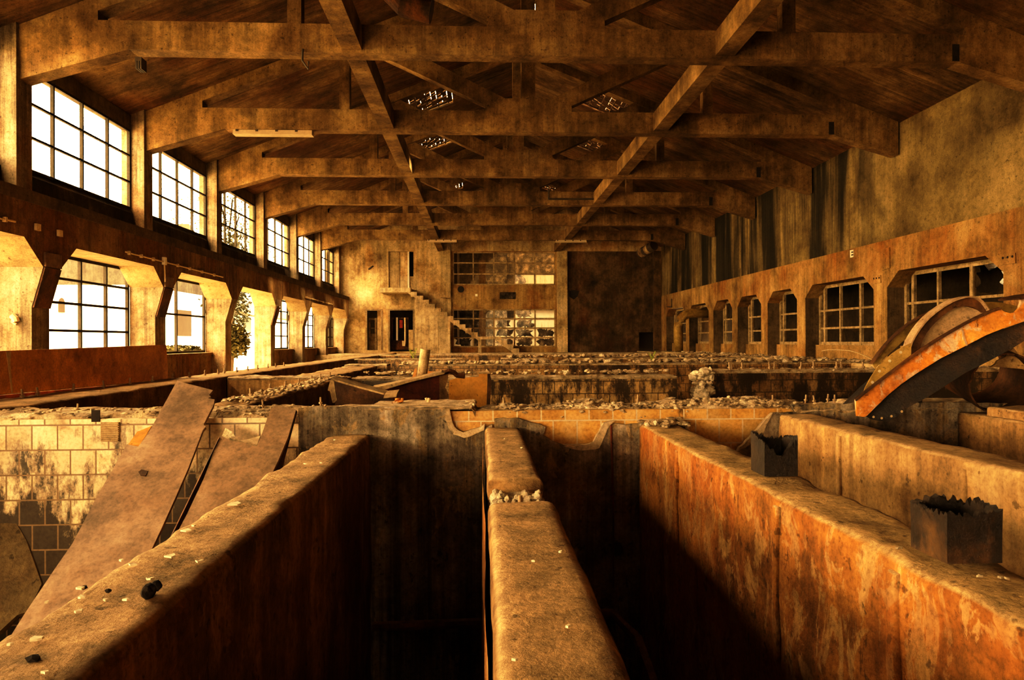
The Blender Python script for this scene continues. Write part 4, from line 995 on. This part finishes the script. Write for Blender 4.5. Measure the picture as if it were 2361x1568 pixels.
# ---------------------------------------------------------------- rusty fan casing on the right
kw = lambda a, b: (1940+a/4.356, 640+b/4.356)
FC = thing('fan_casing', 'huge rusty round fan casing lying tilted on the right tank walls', 'fan casing', tuple(at(*kw(1000, 1300), Y=5.2)))
FN = Vector((-.45, -1, .28)).normalized()
def fcp(pxs, Y, vec, mat, name, tilt=0.): 
    P = []
    for a, b in pxs:
        pl = (Vector((3.3, Y-.17, .5)), FN); P.append(at(*kw(a, b), plane=pl))
    return link(name, prism(new(), P, vec), M[mat], FC)
top_e = [(145, 1230), (200, 1185), (340, 1075), (480, 970), (630, 855), (780, 745), (940, 640), (1100, 545), (1240, 465), (1380, 395), (1500, 340), (1590, 310)]
bot_e = [(1834, 440), (1650, 500), (1450, 580), (1240, 690), (1000, 810), (760, 960), (600, 1070), (480, 1170), (360, 1285), (260, 1385), (235, 1400), (160, 1392)]
fcp(top_e+[(1608, 322), (1640, 345), (1700, 360), (1750, 350), (1785, 310), (1805, 250), (1800, 215), (1834, 205), (2050, 190), (2050, 380)]+bot_e, 4.95, (0, .02, 0), 'rust_orange', 'rim_band', -.06)
fcp([(148, 1226)]+[(a-4, b-14) for a, b in top_e]+[(1606, 312), (1600, 324)]+[(a+6, b+12) for a, b in top_e[::-1]], 4.93, (0, .015, .0), 'dark_steel', 'rim_lip', -.06)
fcp([(1784, 205), (1834, 180), (2000, 150), (2000, 200), (1834, 212), (1800, 220)], 4.88, (0, .2, 0), 'dark_steel', 'end_lip', -.06)
fcp([(1208, 520), (1222, 515), (1238, 590), (1272, 680), (1258, 688), (1225, 600)], 4.943, (0, .006, 0), 'grey_disc', 'weld_seam', -.06)
# underside running back from the lower edge, blackened to stand for shade
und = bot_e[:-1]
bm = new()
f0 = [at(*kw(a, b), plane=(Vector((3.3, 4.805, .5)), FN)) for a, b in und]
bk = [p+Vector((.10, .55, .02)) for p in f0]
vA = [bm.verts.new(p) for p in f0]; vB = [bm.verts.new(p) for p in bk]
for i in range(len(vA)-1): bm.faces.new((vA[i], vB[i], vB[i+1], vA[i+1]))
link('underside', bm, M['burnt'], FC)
fcp([(250, 1392), (300, 1425), (390, 1442), (480, 1432), (570, 1390), (640, 1320), (900, 1180), (1240, 960), (1500, 830), (1700, 720), (1834, 640), (2050, 560), (2050, 400), (1834, 445), (1450, 585), (1000, 815), (760, 965), (480, 1175)], 4.978, (0, .01, 0), 'burnt', 'shade_plate', -.06)  # black plate stands in for the shade inside the casing
holes = [(595, 750), (485, 837), (382, 940), (312, 1052)]
hf_ = fcp([(225, 1158), (240, 1110), (262, 1068), (300, 1000), (345, 930), (390, 878), (440, 830), (500, 775), (560, 730), (630, 690), (702, 660), (700, 800), (480, 985), (240, 1170)], 5.1, (0, .012, 0), 'olive_steel', 'hole_flange', -.06)
for hx, hy in holes:
    bm = new(); pl = (Vector((3.3, 4.925, .5)), FN); c = at(*kw(hx, hy), plane=pl)
    tube(bm, [c, c+Vector((0, -.002, 0))], .011, 12); link('bolt_hole', bm, M['chip'], hf_)
for hx, hy in ((322, 1400), (404, 1412), (502, 1392), (606, 1345)):
    bm = new(); pl = (Vector((3.3, 4.803, .5)), FN); c = at(*kw(hx, hy), plane=pl)
    tube(bm, [c, c+Vector((0, -.002, 0))], .009, 12); link('bolt_hole', bm, M['conduit'], FC)
fcp([(318, 872), (345, 835), (400, 755), (460, 680), (530, 605), (610, 530), (700, 460), (810, 395), (935, 332), (900, 440), (800, 505), (720, 560), (620, 640), (520, 730), (430, 815), (340, 915)], 5.55, (0, .012, 0), 'olive_steel', 'rear_ring', -.06)
fcp([(310, 868), (340, 825), (400, 740), (460, 668), (530, 592), (610, 518), (700, 450), (810, 384), (940, 322), (940, 336), (812, 396), (702, 462), (612, 531), (532, 606), (462, 681), (402, 756), (345, 838)], 5.5, (0, .05, 0), 'dark_steel', 'ring_lip', -.06)
fcp([(1440, 245), (1520, 244), (1600, 250), (1700, 270), (1795, 296), (1790, 330), (1750, 360), (1700, 370), (1600, 345), (1480, 335)], 5.6, (0, .012, 0), 'olive_steel', 'rear_ring', -.06)
ao = [(690, 690), (712, 630), (745, 570), (785, 510), (830, 452), (890, 388), (960, 330), (1035, 278), (1120, 230), (1190, 203), (1260, 186), (1310, 184), (1345, 190), (1390, 207), (1425, 232), (1460, 275), (1488, 320)]
ai = [(1430, 352), (1395, 325), (1350, 308), (1300, 290), (1250, 285), (1190, 292), (1130, 310), (1060, 352), (1000, 400), (945, 452), (895, 505), (855, 560), (820, 625), (800, 680), (780, 735)]
fcp(ao+ai+[(690, 800)], 5.25, (0, .03, 0), 'dark_steel', 'drum_rim', -.06)
fcp(ao+[(a*.985+20, b+16) for a, b in ao[::-1]], 5.22, (0, .09, 0), 'grey_disc', 'drum_edge', -.06)
fcp([(780, 740)]+ai[::-1]+[(1440, 390), (1100, 560), (900, 690), (800, 745)], 5.30, (0, .01, 0), 'grey_disc', 'drum_face', -.06)
# outlet pipe and torn sheet underneath
pA = at(*kw(1280, 900), Y=5.35); pB = at(*kw(1640, 1075), Y=4.80)
link('outlet_pipe', hollow(new(), pA, pB, .235, .012, 36, .02, 3), M['dark_steel'], FC)
fcp([(1500, 900), (1550, 870), (1570, 835), (1620, 812), (1650, 795), (1672, 745), (1700, 735), (1730, 708), (1760, 740), (1790, 790), (1834, 840), (2000, 900), (2000, 1000), (1834, 920), (1600, 900)], 5.4, (0, .02, 0), 'tank_p', 'torn_sheet')

# ---------------------------------------------------------------- fittings
def lampf(label, a, b, y, z):
    xa, xb = a, b
    t = thing('fluorescent_lamp', label, 'lamp', ((xa+xb)/2, y, z-.1), 'fluorescent lamp fittings under the trusses')
    bm = new(); prism(bm, [Vector((xa, y-.05, z)), Vector((xa, y+.10, z)), Vector((xa, y+.13, z-.10)), Vector((xa, y-.08, z-.10))], (xb-xa, 0, 0)); hg = link('housing', bm, M['lamp'], t)
    bm = new(); n = 4
    for q in range(n): x = xa+(xb-xa)*(q+.15)/n; box(bm, x, x+.05, y-.075, y-.05, z-.04, z+.004)
    link('clip', bm, M['lampdark'], hg)
    return t
lampf('long fluorescent fitting under the left of the second truss', at(535, 312, Y=14.9).x, at(718, 312, Y=14.9).x, 15.0, 5.225)
lampf('far fluorescent fitting under the last truss, left of centre', at(985, 556, Y=30.9).x, at(1053, 556, Y=30.9).x, 30.95, 5.225)
lampf('far fluorescent fitting under the last truss, right of centre', at(1282, 556, Y=30.9).x, at(1352, 556, Y=30.9).x, 30.95, 5.225)
bm = new(); y4 = TY[4]-.06
for (a, b) in (((1265, 436), (1265, 460)), ((1265, 459), (1378, 459)), ((1378, 459), (1384, 438))): tube(bm, [at(*a, Y=y4), at(*b, Y=y4)], .035, 6)
single('hanging_fitting', bm, M['lampdark'], 'dark empty light frame hung on the fourth truss, right of centre', 'frame')
for px, lab in (((321, 145), 'dark steel bracket under the left haunch of the nearest truss'),):
    bm = new(); p = at(*px, Y=TY[1])
    for q in (-.035, .0, .035): box(bm, p.x+q-.012, p.x+q+.012, TY[1]-.03, TY[1]+.14, p.z-.10, p.z+.08)
    box(bm, p.x-.05, p.x+.05, TY[1]-.032, TY[1]-.02, p.z+.02, p.z+.08)
    single('bracket', bm, M['lampdark'], lab, 'bracket')
bm = new(); tube(bm, [at(698, 113, Y=TY[1]-.03), at(697, 140, Y=TY[1]-.03), at(711, 160, Y=TY[1]-.03), at(711, 142, Y=TY[1]-.03)], .018, 6)
single('hanging_hook', bm, M['lampdark'], 'dark rusty hook hanging from the nearest truss face', 'hook')
bm = new(); tube(bm, [(-1.9, 13.2, 8.2), (-1.7, 13.1, 7.4), (-1.4, 13.0, 7.05), (-.9, 13.0, 6.95)], .26, 20); 
single('vent_duct', bm, M['dark_steel'], 'bent dark duct up between the two nearest trusses', 'duct')
# conduits on the left wall
def conduit(label, a, b, n, X=-6.68, extra=None):
    t = thing('conduit', label, 'conduit', tuple(at(*a, X=X)), 'broken conduits on the left wall')
    bm = new(); tube(bm, [at(*a, X=X), at(*b, X=X)], .016, 8)
    if extra:
        for u, v in zip(extra, extra[1:]): tube(bm, [at(*u, X=X), at(*v, X=X)], .016, 8)
    pp_ = link('pipe', bm, M['conduit'], t)
    for q in range(n):
        s = (q+.3)/n; p = at(a[0]+(b[0]-a[0])*s, a[1]+(b[1]-a[1])*s, X=X)
        link('clip', box(new(), p.x-.03, p.x+.02, p.y-.02, p.y+.02, p.z-.035, p.z+.035), M['conduit'], pp_)
    return t
c1 = conduit('long conduit sloping along the left spandrel with a drop at a white box', (290, 581), (514, 639), 8, extra=[(379, 606), (381, 650)])
bm = new(); p = at(379, 602, X=-6.68); box(bm, p.x-.03, p.x+.03, p.y-.05, p.y+.05, p.z-.08, p.z+.08); link('junction_box', bm, M['white'], c1)
conduit('short conduit end on the left spandrel at the picture edge', (-30, 497), (35, 511), 2)
conduit('farthest conduit on the left spandrel near the far wall', (705, 685), (767, 702), 5)
for i, px in enumerate(((87, 524), (138, 538))):
    p = at(*px, X=-6.70); single('wall_socket', box(new(), p.x-.02, p.x+.02, p.y-.05, p.y+.05, p.z-.05, p.z+.05), M['conduit'], ['small pale fitting above the left pier plate', 'tiny pale fitting just right of the other above the left pier'][i], 'fitting')
for k, lab in ((1, 'dark steel plate on the nearest left pier bracket'), (2, 'dark steel plate on the second left pier bracket'), (4, 'dark steel plate on the left pier bracket past the open doorway')):
    a, b = yk[k]-.06, yk[k]+.35
    t = thing('bearing_plate', lab, 'steel plate', (-6.8, a, 1.2), 'steel plates on the left pier brackets')
    dv = Vector((.175, 0, .619)).normalized(); nn = Vector((.619, 0, -.175)).normalized()
    P0 = Vector((-6.91, a, 1.2))+nn*.004; P1 = Vector((-6.735, a, 1.819))+nn*.004
    link('slope_plate', prism(new(), [P0, P1, P1+nn*.025, P0+nn*.025], (0, b-a, 0)), M['dark_steel'], t)
    link('top_plate', box(new(), -6.732, -6.70, a, b, 1.83, 2.05), M['steel'], t)
# wall cable loop on the jamb of the pale bay
p = at(30, 735, X=-7.2)
bm = new(); yj = TY[1]-.10; tube(bm, [at(28, 728, Y=yj), at(36, 735, Y=yj), at(38, 742, Y=yj)], .05, 8); tube(bm, [at(30, 735, Y=yj), at(28, 742, Y=yj), at(38, 748, Y=yj)], .02, 6)
single('wall_socket', bm, M['conduit'], 'broken pale socket with a dangling wire on the leftmost jamb', 'socket')

# right wall fittings
def rplate(lab, pxs, mat, holes=0, cat='steel plate', name='wall_plate'):
    t = thing(name, lab, cat, tuple(at(*pxs[0], X=XR)))
    P = [at(a, b, X=XR-.003) for a, b in pxs]; pt_ = link('plate', prism(new(), P, (-.02, 0, 0)), M[mat], t)
    c = sum(P, Vector())/len(P)
    for q in range(holes):
        bm = new(); s = (q-(holes-1)/2)*.11; tube(bm, [c+Vector((-.021, s, .03)), c+Vector((-.028, s, .03))], .022, 8); link('bolt', bm, M['black'], pt_)
    return t
c4 = lambda a, b: (1480+a/2.68, 440+b/2.68)
rplate('rusty three-bolt plate on the pier right of the wide broken window', [c4(2222, 392), c4(2312, 383), c4(2314, 448), c4(2224, 460)], 'span_r', 3)
rplate('rusty three-bolt plate on the pier between the wide and the four-pane windows', [c4(1430, 528), c4(1478, 520), c4(1480, 568), c4(1432, 576)], 'span_r', 3)
rplate('tall thin plate above the pier between the wide and the four-pane windows', [c4(1484, 362), c4(1534, 350), c4(1536, 478), c4(1486, 492)], 'span_r', 0)
t = rplate('small white number plate on the rusty right band', [c4(1290, 368), c4(1310, 364), c4(1311, 408), c4(1291, 413)], 'white', 0, 'sign', 'number_sign')
P = [at(*c4(a, b), X=XR-.025) for a, b in ((1294, 376), (1306, 374), (1306, 382), (1294, 385))]; link('mark', prism(new(), P, (-.003, 0, 0)), M['lampdark'], t)
P = [at(*c4(a, b), X=XR-.025) for a, b in ((1294, 393), (1306, 390), (1306, 399), (1294, 402))]; link('mark', prism(new(), P, (-.003, 0, 0)), M['lampdark'], t)
bm = new(); tube(bm, [at(*c4(a, b), X=XR+.27) for a, b in ((1112, 990), (1150, 983), (1200, 982), (1280, 987), (1330, 1000), (1380, 1020), (1428, 1045))], .010, 6)
single('cable', bm, M['conduit'], 'pale sagging cable below the four-pane right window', 'cable')
bm = new(); tube(bm, [at(*c4(a, b), X=XR-.03) for a, b in ((155, 716), (184, 718), (184, 668))], .03, 6)
single('angle_bracket', bm, M['lampdark'], 'dark angle bracket at the far end of the rusty right band', 'bracket')  # plain angle bracket on the wall band, not part of any rail
# elbow pipe
Ye = 29.5; xe = at(1564, 780, Y=Ye).x; ze = at(1600, 722, Y=Ye).z
path = [(xe, Ye, .1), (xe, Ye, ze-.6)]+[(xe+.6-.6*math.cos(q*math.pi/12), Ye, ze-.6+.6*math.sin(q*math.pi/12)) for q in range(1, 7)]+[(xe+1.6, Ye, ze)]
bm = new(); tube(bm, path, .2, 20); single('elbow_pipe', bm, M['olive_steel'], 'fat elbow pipe rising and bending into the right wall', 'pipe', smooth=True)
pA, pB = at(1476, 585, Y=34.2), at(1508, 566, Y=33.2)
dp = thing('vent_pipe', 'banded pipe end sticking out high in the far right corner', 'pipe', tuple(pA))
link('pipe', tube(new(), [pA, pB], .24, 20), M['lampdark'], dp)
for s in (.1, .5): 
    q = pA.lerp(pB, s); link('band', tube(new(), [q, pA.lerp(pB, s+.22)], .247, 20), M['pipe_pale'], dp)

# weeds
def weed(px, Y, h, label, seed):
    rr = random.Random(seed); p = at(*px, Y=Y); t = thing('weed', label, 'weed', tuple(p)); bm = new(); lf = new()
    for q in range(5):
        a = rr.uniform(0, 6.28); tip = p+Vector((math.cos(a)*h*.35, math.sin(a)*h*.3, h*rr.uniform(.7, 1)))
        tube(bm, [p, p.lerp(tip, .5)+Vector((0, 0, .1*h)), tip], .006, 5)
        for w in range(5):
            c = p.lerp(tip, .35+.13*w); d = Vector((rr.uniform(-1, 1), rr.uniform(-1, 1), rr.uniform(0, 1))).normalized()*h*.16; e = d.cross(Vector((.3, .2, 1))).normalized()*h*.06
            lf.faces.new([lf.verts.new(v) for v in (c, c+d*.5+e, c+d, c+d*.5-e)])
    link('stem', bm, M['weed'], t); link('leaf', lf, M['weed'], t)
weed((953, 829), 20.2, .35, 'yellow-green weed on a far cross wall left of the stair', 1)
weed((1503, 832), 15.0, .22, 'small green weed on a cross wall at the right', 2)

# ---------------------------------------------------------------- outside
single('ground', box(new(), -90, -7.62, -40, 120, -.8, -.62), M['ground'], 'pale dirt yard outside the left openings', 'ground', kind='structure')
H = thing('house', 'white gabled house with a dark window hole, seen through a left window', 'house', (-14.5, 34, -.6))
px = lambda a, b, X: at(a, b, X=X)
a0, a1 = at(395, 800, X=-14), at(500, 800, X=-14)
link('wall', box(new(), -20, -14, a0.y-3, a1.y+2, -.62, 3.0), M['house'], H)
g = [(-14.0, a0.y-3, 3.0), (-14.0, a1.y+2, 3.0), (-14.0, a1.y+2, 3.15), (-14.0, a0.y+1, 5.6), (-14.0, a0.y-3, 5.6)]
link('gable', prism(new(), [Vector(v) for v in g], (-6, 0, 0)), M['house_dark'], H)
link('window', box(new(), -14.03, -13.99, at(402, 750, X=-14).y, at(441, 750, X=-14).y, at(430, 775, X=-14).z, at(430, 716, X=-14).z), M['opening'], H)
link('roof', prism(new(), [Vector(v) for v in ((-13.4, a0.y+.5, 5.85), (-13.4, a1.y+2.2, 3.0), (-13.4, a1.y+2.2, 3.25), (-13.4, a0.y+.5, 6.1))], (-7, 0, 0)), M['terracotta'], H)
H2 = thing('house', 'bright white house with a small arched window behind the big lower window', 'house', (-13, 22, -.6))
b0_, b1_ = at(120, 760, X=-13), at(300, 760, X=-13)
link('wall', box(new(), -18, -13, b0_.y-4, b1_.y-.2, -.62, at(160, 665, X=-13).z), M['house'], H2)
q = at(142, 704, X=-12.98); link('window', prism(new(), [q+Vector((0, -.16+.0, -.22)), q+Vector((0, .16, -.22)), q+Vector((0, .16, .1)), q+Vector((0, .1, .2)), q+Vector((0, 0, .24)), q+Vector((0, -.1, .2)), q+Vector((0, -.16, .1))], (.01, 0, 0)), M['opening'], H2)
H3 = thing('house', 'white house corner with eaves and green shutter seen through the doorway bay', 'house', (-15, 45, -.6))
e0 = at(556, 780, X=-14)
link('wall', box(new(), -20, -14, e0.y, e0.y+9, -.62, at(560, 722, X=-14).z), M['house'], H3)
zt = at(560, 722, X=-14).z
link('roof', prism(new(), [Vector(v) for v in ((-13.2, e0.y-.5, zt-.15), (-20.5, e0.y-.5, zt-.15), (-17, e0.y-.5, zt+1.5))], (0, 11, 0)), M['terracotta'], H3)
link('shutter', box(new(), -13.99, -13.95, e0.y+.3, e0.y+1.6, at(556, 765, X=-14).z, at(556, 730, X=-14).z), M['green_shutter'], H3)

def tree(label, x, y, h, r, mat, seed):
    rr = random.Random(seed); t = thing('tree', label, 'tree', (x, y, -.62), 'trees outside the left openings')
    bm = new(); tube(bm, [(x, y, -.62), (x+.1, y, h*.4), (x, y+.1, h*.75)], .16, 8, .05); link('trunk', bm, M['bark'], t)
    bm = new()
    for q in range(2600):
        v = Vector((rr.gauss(0, 1), rr.gauss(0, 1), rr.gauss(0, 1))).normalized()*(rr.random()**.4)
        k = 1+.35*nz(v, 2.2, seed); c = Vector((x+v.x*r*k, y+v.y*r*k, max(-.5, h*.55+v.z*h*.5*k)))
        d = Vector((rr.uniform(-1, 1), rr.uniform(-1, 1), rr.uniform(-1, 1))).normalized()*rr.uniform(.10, .24); e = d.cross(Vector((rr.uniform(-1, 1), .4, 1))).normalized()*.08
        bm.faces.new([bm.verts.new(w) for w in (c-d*.5, c+e, c+d*.5, c-e)])
    link('crown', bm, M[mat], t)
for q, (lab, x, y, h, r, m) in enumerate([
    ('dark green tree filling the doorway bay, nearest the pier', -12.35, 34.2, 6.2, 1.15, 'leaf'),
    ('taller green tree rising behind the others in the doorway bay', -19.6, 56, 13, 2.8, 'leaf'),
    ('yellowing bush low in the doorway bay by the path', -9.9, 27.4, 1.3, .8, 'leaf_y'),
    ('yellow tree seen through the upper window with slanting bars', -24, 62, 13.5, 4.0, 'leaf_y'),
    ('yellow shrub in front of the gabled house', -10.7, 24.8, .5, .8, 'leaf_y')]): tree(lab, x, y, h, r, m, q)

# rear wall behind the viewer, with an unseen opening added to light the foreground
WRr = thing('wall_rear', 'rear wall behind the viewer with one wide opening added for light', 'wall', (1, YB, 0), kind='structure')
bm = new(); cells(bm, -7.6, XR+.1, -2, 5.3, [(-7.2, -2.3, -.4, 2.1)], lambda a, b, c, d: box(bm, a, b, YB-.3, YB, c, d)); link('wall_body', bm, M['beam'], WRr)
link('gable', prism(new(), xz([(-7.6, 5.3), (XR+.1, 5.3), (XR+.1, roofz(XR+.1)-.01), (RX, RZ-.01), (-7.6, roofz(-7.6)-.01)], YB-.3), (0, .3, 0)), M['beam'], WRr)

# ---------------------------------------------------------------- light
w = bpy.data.worlds.new('sky'); scn.world = w; w.use_nodes = True
bg = w.node_tree.nodes['Background']; bg.inputs[0].default_value = (1.0, .67, .31, 1); bg.inputs[1].default_value = 30.0
def portal(loc, rot, sx, sy):
    l = bpy.data.lights.new('portal', 'AREA'); l.shape = 'RECTANGLE'; l.size = sx; l.size_y = sy
    l.cycles.is_portal = True
    o = bpy.data.objects.new('daylight_portal', l); COL.objects.link(o); o.location = loc; o.rotation_euler = rot
portal((-7.65, 13.1, 2.2), (0, math.radians(-90), 0), 6.0, 44.0)
portal((-4.7, YB-.35, .85), (math.radians(90), 0, 0), 5.0, 2.6)
sun = bpy.data.lights.new('sun', 'SUN'); sun.energy = 30; sun.angle = math.radians(2); sun.color = (1, .72, .36)
so = bpy.data.objects.new('sun', sun); COL.objects.link(so)
so.rotation_euler = (math.radians(20), math.radians(42), 0)

cam = bpy.data.cameras.new('camera'); co = bpy.data.objects.new('camera', cam); COL.objects.link(co)
cam.sensor_width = 36; cam.lens = F/2361*36; cam.clip_start = .02; cam.clip_end = 400
m = Matrix((RT, UP, -FWD)).transposed().to_4x4(); m.translation = EYE; co.matrix_world = m
scn.camera = co

scn.view_settings.view_transform = 'Standard'
scn.view_settings.look = 'None'
scn.view_settings.exposure = 0.0
scn.view_settings.use_curve_mapping = True
cm = scn.view_settings.curve_mapping; cm.extend = 'EXTRAPOLATED'
cc = cm.curves[3]
for p_ in ((.03, .016), (.10, .074), (.28, .265), (.6, .68)): cc.points.new(*p_)
cm.update()
cy = scn.cycles
cy.max_bounces = 7; cy.diffuse_bounces = 4; cy.glossy_bounces = 3; cy.transparent_max_bounces = 12
cy.caustics_reflective = False; cy.caustics_refractive = False
cy.use_denoising = True
cy.use_adaptive_sampling = True; cy.adaptive_threshold = .1; cy.adaptive_min_samples = 16
cy.sample_clamp_indirect = 8
